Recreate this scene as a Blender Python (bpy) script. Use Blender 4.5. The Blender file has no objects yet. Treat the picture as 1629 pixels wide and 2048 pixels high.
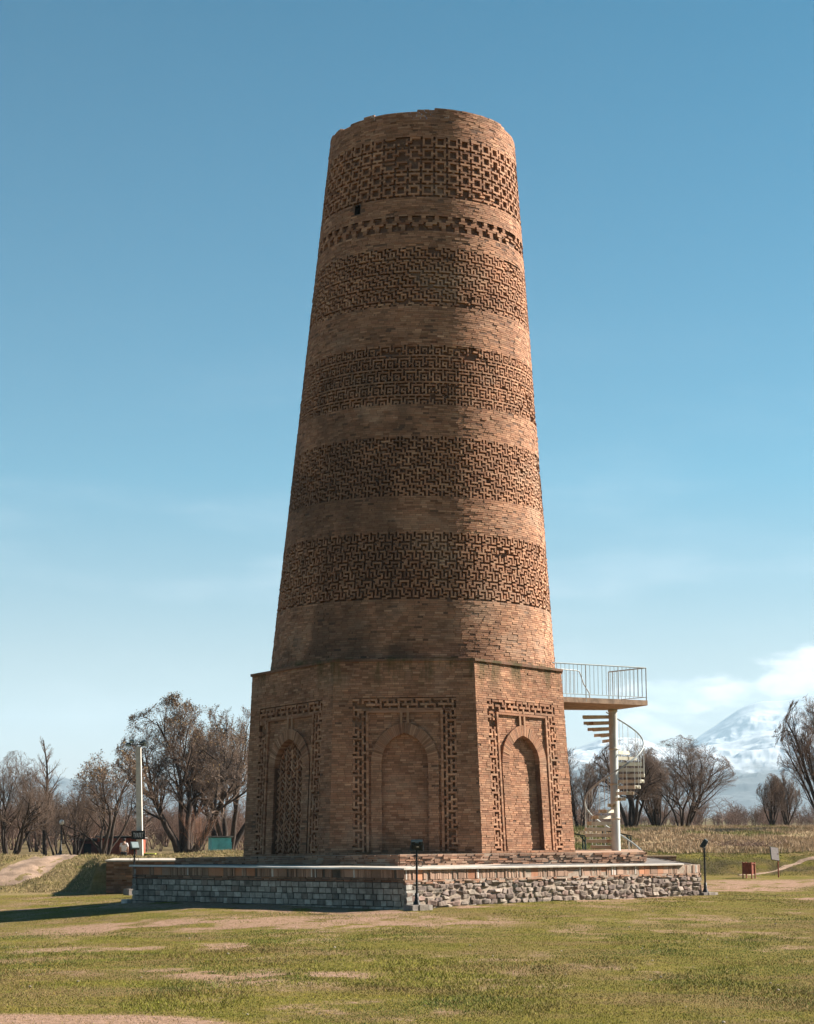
import bpy, math, random
import numpy as np
from mathutils import Vector

scene = bpy.context.scene
COL = scene.collection
R = math.radians

# ------------------------------------------------------------------ camera
EYE = 2.3                                  # eye height above the lawn
FPX, HOR, PCX, PCY = 3500.0, 1635.0, 814.5, 1024.0
PITCH = math.atan((HOR - PCY) / FPX)
cam_d = bpy.data.cameras.new('camera')
cam_d.sensor_fit = 'HORIZONTAL'; cam_d.sensor_width = 36.0
cam_d.lens = FPX / 1629.0 * 36.0
cam_d.clip_start = 0.5; cam_d.clip_end = 60000
cam = bpy.data.objects.new('camera', cam_d); COL.objects.link(cam)
cam.location = (0, 0, EYE); cam.rotation_euler = (R(90) + PITCH, 0, 0)
scene.camera = cam

# ------------------------------------------------------------------ light
SUN_AZ, SUN_EL = R(71), R(33)              # azimuth from +Y (view direction) towards +X
S = Vector((math.sin(SUN_AZ) * math.cos(SUN_EL), math.cos(SUN_AZ) * math.cos(SUN_EL), math.sin(SUN_EL)))
sun_d = bpy.data.lights.new('sun', 'SUN'); sun_d.energy = 5.0; sun_d.angle = R(0.5)
sun_d.color = (1.0, 0.90, 0.78)
sun = bpy.data.objects.new('sun', sun_d); COL.objects.link(sun)
sun.rotation_euler = (-S).to_track_quat('-Z', 'Y').to_euler()

world = bpy.data.worlds.new('World'); scene.world = world; world.use_nodes = True
def build_world():
    nt = world.node_tree; nt.nodes.clear(); N = nt.nodes.new; L = nt.links.new
    sky = N('ShaderNodeTexSky'); sky.sky_type = 'NISHITA'; sky.sun_disc = False
    sky.sun_elevation = SUN_EL; sky.sun_rotation = SUN_AZ
    sky.altitude = 900; sky.air_density = 1.0; sky.dust_density = 0.6; sky.ozone_density = 1.6
    tint = N('ShaderNodeMix'); tint.data_type = 'RGBA'; tint.blend_type = 'MULTIPLY'; tint.inputs[0].default_value = 1.0
    tc0 = N('ShaderNodeTexCoord'); sp0 = N('ShaderNodeSeparateXYZ'); L(tc0.outputs['Generated'], sp0.inputs[0])
    cr = N('ShaderNodeValToRGB'); L(sp0.outputs[2], cr.inputs[0]); e = cr.color_ramp.elements
    for k, (p, c) in enumerate(((0.0, (.76, .58, .52)), (0.09, (.56, .57, .52)), (0.19, (.20, .58, .60)), (0.45, (.03, .48, .54)))):
        el_ = e[k] if k < 2 else e.new(p)
        el_.position = p; el_.color = (*c, 1)
    L(cr.outputs[0], tint.inputs[7])
    L(sky.outputs[0], tint.inputs[6])
    bg = N('ShaderNodeBackground'); bg.inputs[1].default_value = 0.05
    L(tint.outputs[2], bg.inputs[0])
    # clouds, laid out by direction in the sky
    tc = N('ShaderNodeTexCoord'); sep = N('ShaderNodeSeparateXYZ'); L(tc.outputs['Generated'], sep.inputs[0])
    def math_(op, a, b=None, c=None):
        m = N('ShaderNodeMath'); m.operation = op
        for i, v in enumerate((a, b, c)):
            if v is None: continue
            if isinstance(v, (int, float)): m.inputs[i].default_value = v
            else: L(v, m.inputs[i])
        return m.outputs[0]
    def sstep(v, a, b):
        m = N('ShaderNodeMapRange'); m.interpolation_type = 'SMOOTHSTEP'
        L(v, m.inputs[0]); m.inputs[1].default_value = a; m.inputs[2].default_value = b
        return m.outputs[0]
    el = sep.outputs[2]; x = sep.outputs[0]
    mp = N('ShaderNodeMapping'); mp.inputs['Scale'].default_value = (1, 1, 2.4); L(tc.outputs['Generated'], mp.inputs[0])
    mp.inputs['Location'].default_value = (0.30, 0.0, 0.02)
    n1 = N('ShaderNodeTexNoise'); n1.inputs['Scale'].default_value = 15; n1.inputs['Detail'].default_value = 9
    n1.inputs['Roughness'].default_value = 0.56; L(mp.outputs[0], n1.inputs[0])
    # cloud top height as a function of azimuth
    top = math_('ADD', 0.092, math_('MULTIPLY', math_('SUBTRACT', x, 0.16), 0.10))
    d = math_('SUBTRACT', top, el)                        # >0 below the cloud top
    low = sstep(d, -0.025, 0.02)
    deep = math_('SUBTRACT', 1.0, math_('MULTIPLY', sstep(d, 0.03, 0.085), 0.22))
    rightm = sstep(x, 0.060, 0.135)
    bias = math_('MULTIPLY', math_('MULTIPLY', low, deep), rightm)
    den = math_('ADD', n1.outputs[0], math_('MULTIPLY', math_('SUBTRACT', bias, 1.0), 0.45))
    mask = math_('MULTIPLY', sstep(den, 0.42, 0.57), 0.95)
    # thin high streaks and small tufts elsewhere near the horizon
    n2 = N('ShaderNodeTexNoise'); n2.inputs['Scale'].default_value = 5; n2.inputs['Detail'].default_value = 6
    mp2 = N('ShaderNodeMapping'); mp2.inputs['Scale'].default_value = (1, 1, 5); L(tc.outputs['Generated'], mp2.inputs[0]); L(mp2.outputs[0], n2.inputs[0])
    veil = math_('MULTIPLY', math_('MULTIPLY', sstep(n2.outputs[0], 0.48, 0.8), sstep(el, 0.30, 0.10)), 0.22)
    mask = math_('MAXIMUM', mask, veil)
    cb = N('ShaderNodeBackground'); n3 = N('ShaderNodeTexNoise'); n3.inputs['Scale'].default_value = 26; n3.inputs['Detail'].default_value = 6; L(mp.outputs[0], n3.inputs[0]); cmx = N('ShaderNodeMix'); cmx.data_type = 'RGBA'; cmx.inputs[6].default_value = (.56, .64, .72, 1); cmx.inputs[7].default_value = (.90, .91, .93, 1); L(sstep(n3.outputs[0], .36, .6), cmx.inputs[0]); L(cmx.outputs[2], cb.inputs[0]); cb.inputs[1].default_value = 0.44
    mix = N('ShaderNodeMixShader'); L(mask, mix.inputs[0]); L(bg.outputs[0], mix.inputs[1]); L(cb.outputs[0], mix.inputs[2])
    out = N('ShaderNodeOutputWorld'); L(mix.outputs[0], out.inputs[0])
build_world()
scene.view_settings.view_transform = 'Standard'; scene.view_settings.look = 'None'
scene.view_settings.exposure = 1.8; scene.view_settings.gamma = 1.0
scene.render.engine = 'CYCLES'
scene.cycles.max_bounces = 6; scene.cycles.diffuse_bounces = 3; scene.cycles.volume_bounces = 0
scene.cycles.use_adaptive_sampling = True
try: scene.cycles.use_denoising = True
except Exception: pass

# ------------------------------------------------------------------ helpers
_c, _s = math.cos(PITCH), math.sin(PITCH)
def at(px, py, Y):                         # a point of the photograph at real depth Y, in world metres
    u = (PCY - py) / FPX; v = (px - PCX) / FPX
    d = np.array([v, _c - u * _s, _s + u * _c]); d = d * Y / d[1]
    return np.array([d[0], d[1], d[2] + EYE])
def atz(px, Y): return (px - PCX) / FPX * Y * (1 / (_c - 0))     # rough x only

def hash2(ix, iy, seed):
    n = (ix.astype(np.int64) * 374761393 + iy.astype(np.int64) * 668265263 + seed * 974634777) & 0x7fffffff
    n = ((n ^ (n >> 13)) * 1274126177) & 0x7fffffff
    return ((n ^ (n >> 16)) & 0xffff) / 65535.0
def vn(x, y, seed=0):
    x = np.asarray(x, float); y = np.asarray(y, float)
    ix = np.floor(x); iy = np.floor(y); fx = x - ix; fy = y - iy
    fx = fx * fx * (3 - 2 * fx); fy = fy * fy * (3 - 2 * fy)
    a = hash2(ix, iy, seed); b = hash2(ix + 1, iy, seed); c = hash2(ix, iy + 1, seed); d = hash2(ix + 1, iy + 1, seed)
    return (a * (1 - fx) + b * fx) * (1 - fy) + (c * (1 - fx) + d * fx) * fy
def fbm(x, y, seed=0, o=4):
    t = 0; a = 0.5; s = 0
    for i in range(o):
        t = t + a * vn(np.asarray(x) * 2 ** i + 17.3 * i, np.asarray(y) * 2 ** i - 9.1 * i, seed + i); s += a; a *= 0.5
    return t / s
def sm(v, a, b):
    t = np.clip((np.asarray(v, float) - a) / (b - a), 0, 1); return t * t * (3 - 2 * t)

class MB:
    """collects quads, triangles, boxes and tubes, then links them as ONE mesh object"""
    def __init__(s): s.v = []; s.n = 0; s.q = []; s.qc = []; s.t = []; s.tc = []; s.qs = []; s.ts = []
    def _col(s, col, n):
        col = np.asarray(col, float)
        return np.broadcast_to(col, (n, 3)) if col.ndim == 1 else col
    def idx(s, verts, quads=None, tris=None, col=(1, 1, 1), smooth=False):
        verts = np.asarray(verts, float).reshape(-1, 3)
        if quads is not None:
            q = np.asarray(quads, int).reshape(-1, 4); s.q.append(q + s.n); s.qc.append(s._col(col, len(q))); s.qs.append(np.full(len(q), smooth))
        if tris is not None:
            t = np.asarray(tris, int).reshape(-1, 3); s.t.append(t + s.n); s.tc.append(s._col(col, len(t))); s.ts.append(np.full(len(t), smooth))
        s.v.append(verts); s.n += len(verts)
    def quads(s, P, col=(1, 1, 1)):
        P = np.asarray(P, float).reshape(-1, 4, 3); n = len(P)
        s.idx(P.reshape(-1, 3), quads=np.arange(4 * n).reshape(n, 4), col=col)
    def boxes(s, P, col=(1, 1, 1), back=False):
        P = np.asarray(P, float).reshape(-1, 8, 3); n = len(P)
        f = [[0, 1, 2, 3], [0, 4, 5, 1], [1, 5, 6, 2], [2, 6, 7, 3], [3, 7, 4, 0]] + ([[4, 7, 6, 5]] if back else [])
        f = np.array(f); q = (np.arange(n)[:, None, None] * 8 + f[None]).reshape(-1, 4)
        c = np.repeat(s._col(col, n), len(f), axis=0)
        s.idx(P.reshape(-1, 3), quads=q, col=c)
    def box(s, c, size, col=(1, 1, 1), rz=0, rx=0, ry=0):
        x, y, z = np.array(size) / 2
        p = np.array([[-x, -y, -z], [x, -y, -z], [x, -y, z], [-x, -y, z], [-x, y, -z], [x, y, -z], [x, y, z], [-x, y, z]])
        for ang, i, j in ((rx, 1, 2), (ry, 2, 0), (rz, 0, 1)):
            if ang:
                ca, sa = math.cos(ang), math.sin(ang); q = p.copy()
                q[:, i] = p[:, i] * ca - p[:, j] * sa; q[:, j] = p[:, i] * sa + p[:, j] * ca; p = q
        s.boxes(p + np.array(c), col, back=True)
    def tubes(s, P, Rr, k=6, col=(1, 1, 1), smooth=True, cap=False):
        P = np.asarray(P, float); Rr = np.asarray(Rr, float)
        if P.ndim == 2: P = P[None]
        B, n = P.shape[:2]; Rr = np.broadcast_to(Rr, (B, n))
        T = np.gradient(P, axis=1); T /= np.linalg.norm(T, axis=2, keepdims=True) + 1e-9
        m = P[:, -1] - P[:, 0]; m /= np.linalg.norm(m, axis=1, keepdims=True) + 1e-9
        ref = np.where(np.abs(m[:, 2:3]) > 0.8, np.array([[1., 0.1, 0]]), np.array([[0.05, 0.03, 1.]]))
        a = np.cross(T, ref[:, None, :]); a /= np.linalg.norm(a, axis=2, keepdims=True) + 1e-9
        b = np.cross(T, a)
        ang = np.arange(k) * 2 * np.pi / k
        V = P[:, :, None] + Rr[:, :, None, None] * (a[:, :, None] * np.cos(ang)[None, None, :, None] + b[:, :, None] * np.sin(ang)[None, None, :, None])
        i = np.arange(B)[:, None, None] * n * k + np.arange(n - 1)[None, :, None] * k + np.arange(k)[None, None, :]
        j = np.arange(B)[:, None, None] * n * k + np.arange(n - 1)[None, :, None] * k + ((np.arange(k) + 1) % k)[None, None, :]
        q = np.stack([i, j, j + k, i + k], -1).reshape(-1, 4)
        s.idx(V.reshape(-1, 3), quads=q[:, ::-1], col=col, smooth=smooth)
        if cap:
            for e in (0, n - 1):
                c0 = P[:, e]; vv = np.concatenate([c0[:, None], V[:, e]], 1)
                base = np.arange(B)[:, None] * (k + 1)
                t = np.stack([base + 0 * np.arange(k), base + 1 + np.arange(k), base + 1 + (np.arange(k) + 1) % k], -1).reshape(-1, 3)
                s.idx(vv.reshape(-1, 3), tris=t, col=col)
    def tube(s, pts, r, k=8, col=(1, 1, 1), cap=True): s.tubes(np.asarray(pts, float)[None], np.broadcast_to(np.asarray(r, float), (1, len(pts))), k, col, True, cap)
    def build(s, name, mat, parent=None, rel=None):
        me = bpy.data.meshes.new(name)
        V = np.concatenate(s.v) if s.v else np.zeros((0, 3))
        if rel is not None: V = V - np.asarray(rel, float)
        q = np.concatenate(s.q) if s.q else np.zeros((0, 4), int); t = np.concatenate(s.t) if s.t else np.zeros((0, 3), int)
        cq = np.concatenate(s.qc) if s.qc else np.zeros((0, 3)); ct = np.concatenate(s.tc) if s.tc else np.zeros((0, 3))
        sq = np.concatenate(s.qs) if s.qs else np.zeros(0, bool); st = np.concatenate(s.ts) if s.ts else np.zeros(0, bool)
        me.vertices.add(len(V)); me.vertices.foreach_set('co', V.astype(np.float32).ravel())
        loops = np.concatenate([q.ravel(), t.ravel()]); me.loops.add(len(loops)); me.loops.foreach_set('vertex_index', loops.astype(np.int32))
        nq, ntri = len(q), len(t); me.polygons.add(nq + ntri)
        ls = np.concatenate([np.arange(nq) * 4, nq * 4 + np.arange(ntri) * 3]).astype(np.int32)
        lt = np.concatenate([np.full(nq, 4), np.full(ntri, 3)]).astype(np.int32)
        me.polygons.foreach_set('loop_start', ls); me.polygons.foreach_set('loop_total', lt)
        me.polygons.foreach_set('use_smooth', np.concatenate([sq, st]).astype(bool))
        me.update(calc_edges=True)
        at_ = me.attributes.new('Col', 'FLOAT_COLOR', 'FACE')
        C = np.concatenate([cq, ct]); at_.data.foreach_set('color', np.concatenate([C, np.ones((len(C), 1))], 1).astype(np.float32).ravel())
        me.materials.append(mat)
        o = bpy.data.objects.new(name, me); COL.objects.link(o)
        if parent is not None: o.parent = parent
        return o

def tag(o, label=None, cat=None, group=None, kind=None):
    if label: o['label'] = label
    if cat: o['category'] = cat
    if group: o['group'] = group
    if kind: o['kind'] = kind
    return o
def empty(name, loc, label, cat, group=None):
    o = bpy.data.objects.new(name, None); COL.objects.link(o); o.location = tuple(float(v) for v in loc)
    o.empty_display_size = 0.2
    bpy.context.view_layer.update
    return tag(o, label, cat, group)
def part(mb, name, mat, root):             # mesh given in world space, parented to a thing or a part
    loc = np.zeros(3); p = root
    while p is not None: loc += np.array(p.location); p = p.parent
    return mb.build(name, mat, root, rel=loc)

# ------------------------------------------------------------------ materials
def nodes_of(name):
    m = bpy.data.materials.new(name); m.use_nodes = True; nt = m.node_tree
    b = nt.nodes['Principled BSDF']; b.inputs['Specular IOR Level'].default_value = 0.25
    return m, nt, b
def mix_(nt, fac, a, b, mode='MIX'):
    n = nt.nodes.new('ShaderNodeMix'); n.data_type = 'RGBA'; n.blend_type = mode
    for i, v in ((0, fac), (6, a), (7, b)):
        if hasattr(v, 'links') or isinstance(v, bpy.types.NodeSocket): nt.links.new(v, n.inputs[i])
        elif i == 0: n.inputs[0].default_value = v
        else: n.inputs[i].default_value = (*v[:3], 1)
    return n.outputs[2]
def noise_(nt, scale, detail=4, rough=0.55, vec=None, stretch=None):
    n = nt.nodes.new('ShaderNodeTexNoise'); n.inputs['Scale'].default_value = scale; n.inputs['Detail'].default_value = detail
    n.inputs['Roughness'].default_value = rough
    if vec is None:
        tc = nt.nodes.new('ShaderNodeNewGeometry'); vec = tc.outputs['Position']
    if stretch:
        mp = nt.nodes.new('ShaderNodeMapping'); mp.inputs['Scale'].default_value = stretch; nt.links.new(vec, mp.inputs[0]); vec = mp.outputs[0]
    nt.links.new(vec, n.inputs['Vector']); return n.outputs[0]
def ramp_(nt, v, a, b, o0=0.0, o1=1.0):
    n = nt.nodes.new('ShaderNodeMapRange'); n.interpolation_type = 'SMOOTHSTEP'; nt.links.new(v, n.inputs[0])
    for i, x in enumerate((a, b, o0, o1)): n.inputs[i + 1].default_value = x
    return n.outputs[0]
def mth(nt, op, a, b):
    n = nt.nodes.new('ShaderNodeMath'); n.operation = op
    for i, v in enumerate((a, b)):
        if isinstance(v, (int, float)): n.inputs[i].default_value = v
        else: nt.links.new(v, n.inputs[i])
    return n.outputs[0]
def attr_(nt, name='Col'):
    a = nt.nodes.new('ShaderNodeAttribute'); a.attribute_name = name; return a.outputs['Color']
def bump_(nt, b, h, dist, strength=1.0):
    n = nt.nodes.new('ShaderNodeBump'); n.inputs['Distance'].default_value = dist; n.inputs['Strength'].default_value = strength
    nt.links.new(h, n.inputs['Height']); nt.links.new(n.outputs[0], b.inputs['Normal'])

def mat_simple(name, col, rough=0.7, metal=0.0, var=0.25, scale=6, bump=0.003, rust=None, rust_amt=(0.55, 0.7), attr=False, stretch=None):
    m, nt, b = nodes_of(name)
    n = noise_(nt, scale, 5, stretch=stretch)
    base = attr_(nt) if attr else None
    f = ramp_(nt, n, 0.25, 0.75, 1 - var, 1 + var)
    g = nt.nodes.new('ShaderNodeCombineColor')
    for i in range(3): nt.links.new(f, g.inputs[i])
    c = mix_(nt, 1.0, base if attr else col, g.outputs[0], 'MULTIPLY')
    if rust is not None:
        r = noise_(nt, scale * 0.6, 8, 0.65, stretch=(1, 1, 0.35))
        c = mix_(nt, ramp_(nt, r, *rust_amt), c, rust)
    nt.links.new(c, b.inputs['Base Color']); b.inputs['Roughness'].default_value = rough; b.inputs['Metallic'].default_value = metal
    if bump: bump_(nt, b, noise_(nt, scale * 8, 4), bump)
    return m

def mat_brick(name, stains=True):
    m, nt, b = nodes_of(name)
    base = attr_(nt)
    n = noise_(nt, 1.1, 6, 0.6); f = ramp_(nt, n, 0.25, 0.75, 0.78, 1.2)
    g = nt.nodes.new('ShaderNodeCombineColor')
    for i in range(3): nt.links.new(f, g.inputs[i])
    c = mix_(nt, 1.0, base, g.outputs[0], 'MULTIPLY')
    n2 = noise_(nt, 14, 4, 0.6)
    c = mix_(nt, ramp_(nt, n2, 0.54, 0.74, 0, 0.35), c, (0.38, 0.25, 0.17))      # dusty lime bloom
    c = mix_(nt, ramp_(nt, noise_(nt, .38, 5, .6, stretch=(1, 1, 1.6)), .54, .68, 0, .30), c, (.40, .295, .215))      # paler re-laid patches
    if stains:
        geo = nt.nodes.new('ShaderNodeNewGeometry'); sp = nt.nodes.new('ShaderNodeSeparateXYZ'); nt.links.new(geo.outputs['Position'], sp.inputs[0])
        # weather staining: soot-dark patches on the left of the shaft and streaks at the foot of it
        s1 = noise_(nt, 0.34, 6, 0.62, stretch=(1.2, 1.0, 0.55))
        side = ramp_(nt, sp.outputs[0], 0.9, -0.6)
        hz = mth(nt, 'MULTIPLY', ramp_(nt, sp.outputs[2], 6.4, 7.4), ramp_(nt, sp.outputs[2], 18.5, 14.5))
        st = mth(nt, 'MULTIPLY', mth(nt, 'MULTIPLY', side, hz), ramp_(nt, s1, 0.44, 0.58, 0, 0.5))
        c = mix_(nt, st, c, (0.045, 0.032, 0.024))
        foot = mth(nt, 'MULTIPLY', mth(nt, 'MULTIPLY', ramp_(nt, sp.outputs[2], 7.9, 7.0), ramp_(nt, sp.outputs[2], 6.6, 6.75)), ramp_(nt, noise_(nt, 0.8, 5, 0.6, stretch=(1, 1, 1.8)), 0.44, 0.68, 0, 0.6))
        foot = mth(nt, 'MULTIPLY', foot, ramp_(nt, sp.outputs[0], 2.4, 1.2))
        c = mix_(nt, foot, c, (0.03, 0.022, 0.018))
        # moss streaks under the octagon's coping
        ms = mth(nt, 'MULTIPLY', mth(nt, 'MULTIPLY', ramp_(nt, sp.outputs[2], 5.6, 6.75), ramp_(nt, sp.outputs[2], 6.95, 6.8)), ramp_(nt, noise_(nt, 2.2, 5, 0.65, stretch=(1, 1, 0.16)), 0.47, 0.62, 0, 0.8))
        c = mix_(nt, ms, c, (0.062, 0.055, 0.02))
        # bird lime near the rim
        bl = mth(nt, 'MULTIPLY', ramp_(nt, sp.outputs[2], 22.4, 23.4), ramp_(nt, noise_(nt, 2.6, 6, 0.7), 0.665, 0.70, 0, 0.75))
        c = mix_(nt, bl, c, (0.62, 0.6, 0.57))
    nt.links.new(c, b.inputs['Base Color']); b.inputs['Roughness'].default_value = 0.92
    bump_(nt, b, noise_(nt, 45, 4, 0.65), 0.006)
    return m

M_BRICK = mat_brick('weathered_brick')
M_OLDBRICK = mat_brick('old_masonry', stains=False)
M_STONE = mat_simple('stone', (0.3, 0.28, 0.26), 0.9, var=0.3, scale=7, bump=0.008, attr=True)
M_CONC = mat_simple('pale_concrete', (0.36, 0.32, 0.275), 0.9, var=0.18, scale=2.2, bump=0.003)
M_FELT = mat_simple('grey_roofing_felt', (0.115, 0.105, 0.10), 0.85, var=0.3, scale=2.0, bump=0.003)
M_FLASH = mat_simple('white_flashing', (0.50, 0.49, 0.47), 0.5, var=0.1, scale=5)
M_BLACK = mat_simple('black_painted_iron', (0.012, 0.013, 0.014), 0.45, var=0.3, scale=20)
M_HEAD = mat_simple('dark_teal_casing', (0.018, 0.03, 0.035), 0.4, var=0.3, scale=12)
M_GLASSY = mat_simple('grey_glass', (0.22, 0.27, 0.28), 0.12, var=0.1, scale=6, bump=0)
M_PAINT = mat_simple('chalky_white_paint', (0.42, 0.45, 0.44), 0.55, var=0.14, scale=3, bump=0.001, rust=(0.30, 0.15, 0.06), rust_amt=(0.52, 0.72))
M_TREAD = mat_simple('rusty_pale_steel', (0.48, 0.46, 0.38), 0.6, var=0.2, scale=5, bump=0.001, rust=(0.25, 0.13, 0.06), rust_amt=(0.52, 0.70))
M_RAIL = mat_simple('grey_blue_rail', (0.30, 0.34, 0.35), 0.5, var=0.15, scale=8, bump=0)
M_SLAB = mat_simple('weathered_concrete', (0.30, 0.205, 0.145), 0.92, var=0.35, scale=4, bump=0.01)
M_DARK = mat_simple('dark_inside', (0.012, 0.01, 0.009), 0.95, var=0.1, scale=5, bump=0)

def bcol(rng, n, kind='tower'):
    pal = {'tower': np.array([[.325, .170, .100], [.36, .198, .122], [.28, .138, .082], [.44, .275, .18], [.22, .105, .066], [.33, .19, .128]]),
           'old': np.array([[.40, .19, .105], [.33, .17, .11], [.42, .27, .18], [.30, .22, .18], [.26, .15, .11], [.45, .33, .25]])}[kind]
    w = rng.random((n, len(pal))) ** 3; w /= w.sum(1, keepdims=True)
    return (w @ pal) * (np.array([.90, .85, .80]) if kind == 'tower' else np.array([.74, .72, .70])) * rng.normal(1, 0.16, (n, 1)).clip(0.5, 1.6)

# ------------------------------------------------------------------ terrain
CP = np.array([(0, 20, 0), (-6, 20, 0), (6, 20, 0), (0, 5, 0), (-20, 5, 0), (20, 5, 0), (0, 32, 0), (-8, 34, -0.16), (8, 34, 0), (-0.03, 45.2, 0.0), (-7.8, 51, -0.1),
               (9.1, 54.5, -0.04), (-10.5, 45.3, -0.42), (-12.5, 54, -0.58), (-11.6, 66, -0.5), (-24, 60, -0.6), (-24, 40, -0.5), (10, 44, -0.04), (15, 65, -0.18),
               (22, 70, -0.18), (24, 45, -0.05), (0, 70, -0.2), (-40, 80, -0.6), (40, 80, -0.2), (40, 20, 0), (-40, 20, -0.3)])
def _tps():
    X = CP[:, :2] / 20; n = len(X)
    d2 = ((X[:, None] - X[None]) ** 2).sum(-1); K = 0.5 * d2 * np.log(d2 + 1e-12)
    A = np.zeros((n + 3, n + 3)); A[:n, :n] = K + 1e-3 * np.eye(n); A[:n, n] = 1; A[:n, n + 1:] = X; A[n, :n] = 1; A[n + 1:, :n] = X.T
    return X, np.linalg.solve(A, np.r_[CP[:, 2], 0, 0, 0])
_X, _W = _tps()
def lawn(x, y):
    x = np.clip(x, -40, 40); y = np.clip(y, 5, 80)
    P = np.stack([x, y], -1) / 20; out = np.zeros(x.shape); n = len(_X)
    for i in range(n):
        d2 = ((P - _X[i]) ** 2).sum(-1); out += _W[i] * 0.5 * d2 * np.log(d2 + 1e-12)
    return out + _W[n] + P @ _W[n + 1:]
def hgt(x, y, rough=True):
    x = np.asarray(x, float); y = np.asarray(y, float)
    x, y = np.broadcast_arrays(x, y)
    z0 = lawn(x, y)
    fr = np.interp(y, [60, 80, 88, 100, 112, 130, 150, 200, 400, 3000], [.5, .54, .72, 1.0, 1.38, 1.42, 1.44, 0.8, .2, 0.2])
    fl = np.interp(y, [60, 68, 74, 90, 108, 200, 400, 3000], [.6, .63, .72, .05, -.6, -.6, -.4, 0.2])
    fl = fl + 0.18 * sm(x, -11, -7) * sm(y, 66, 70) * sm(y, 84, 76)
    k = sm(x, -6, 4); fz = fl * (1 - k) + fr * k
    toe = np.interp(x, [-60, -13, -12.0, -11.7, 5, 8, 60], [70, 67.5, 66.8, 66.3, 66.3, 76.5, 77])
    wid = np.interp(x, [-60, -13, -12.0, -11.7, 5, 8, 60], [9, 7, 4, 0.3, 0.3, 4.0, 4.5])
    s_ = sm(y, toe, toe + wid)
    z = z0 * (1 - s_) + fz * s_
    if rough:
        z = z + (fbm(x * 0.5, y * 0.5, 3) - 0.5) * 0.07 * sm(y, 12, 22) + (fbm(x * 0.9, y * 0.9, 9) - 0.5) * 0.28 * sm(y, toe, toe + 1.5) * np.where(y > toe + 0.6, 1, 0) * sm(y, 300, 150)
    return z
def seg_d(x, y, pts):
    d = np.full(np.shape(x), 1e9)
    for (ax, ay), (bx, by) in zip(pts[:-1], pts[1:]):
        t = np.clip(((x - ax) * (bx - ax) + (y - ay) * (by - ay)) / ((bx - ax) ** 2 + (by - ay) ** 2), 0, 1)
        d = np.minimum(d, np.hypot(x - ax - t * (bx - ax), y - ay - t * (by - ay)))
    return d
P_C, P_L, P_R, P_B = np.array([-0.03, 45.2]), np.array([-7.83, 51.0]), np.array([9.0, 54.5]), np.array([8.8, 63.0])
def dirt(x, y):                            # bare pinkish earth 0..1
    n = fbm(x * 0.55, y * 0.40, 21, 5); n2 = fbm(x * 1.9, y * 1.3, 31, 4)
    d = sm(n * .55 + n2 * .45, 0.49, 0.72) * .62
    d = np.maximum(d, sm(seg_d(x, y, [tuple(P_L + (-1, .2)), (-0.6, 44.4)]), 2.2, 0.3) * sm(n2, 0.25, 0.5))
    d = np.maximum(d, sm(seg_d(x, y, [(-6.5, 41.5), (0, 40.8)]), 4.6, 1.2) * sm(n2 * .6 + n * .4, 0.30, 0.56) * .95)
    d = np.maximum(d, sm(seg_d(x, y, [(3.5, 37), (10, 36)]), 1.6, 0.3) * sm(n2, 0.36, 0.6) * .75)
    d = np.maximum(d, sm(n * .5 + n2 * .5, .38, .66) * sm(x, 1.0, -3.0) * sm(y, 23, 27) * .55)
    d = np.maximum(d, sm(seg_d(x, y, [(0.0, 44.7), (9.2, 54.0)]), 0.8, 0.2) * sm(n2, 0.42, 0.6))
    d = np.maximum(d, sm(seg_d(x, y, [(11, 60), (14, 70), (26, 73)]), 3.4, 1.2) * sm(n2, 0.25, 0.5))
    d = np.maximum(d, sm(seg_d(x, y, [(12, 52.5), (24, 50)]), 1.4, 0.4) * sm(n2, 0.3, 0.55))
    d = np.maximum(d, sm(seg_d(x, y, [(-7, 15), (-4.6, 20.6), (-3.1, 20.3), (-1, 17)]), 1.35, 0.75))
    d = np.maximum(d, sm(seg_d(x, y, [(-3.3, 27.2), (-2.3, 26.2), (-1.2, 26.6)]), 1.3, 0.3) * sm(n2, 0.30, 0.55) * .95)
    d = np.maximum(d, sm(seg_d(x, y, [(-6.5, 33), (-2.5, 33.5)]), 1.6, 0.2) * sm(n2, 0.42, 0.62) * 0.85)
    d = np.maximum(d, sm(seg_d(x, y, [(-14, 57), (-9, 55)]), 1.5, 0.3) * sm(n2, 0.25, 0.5))
    return np.clip(d, 0, 1)

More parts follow.
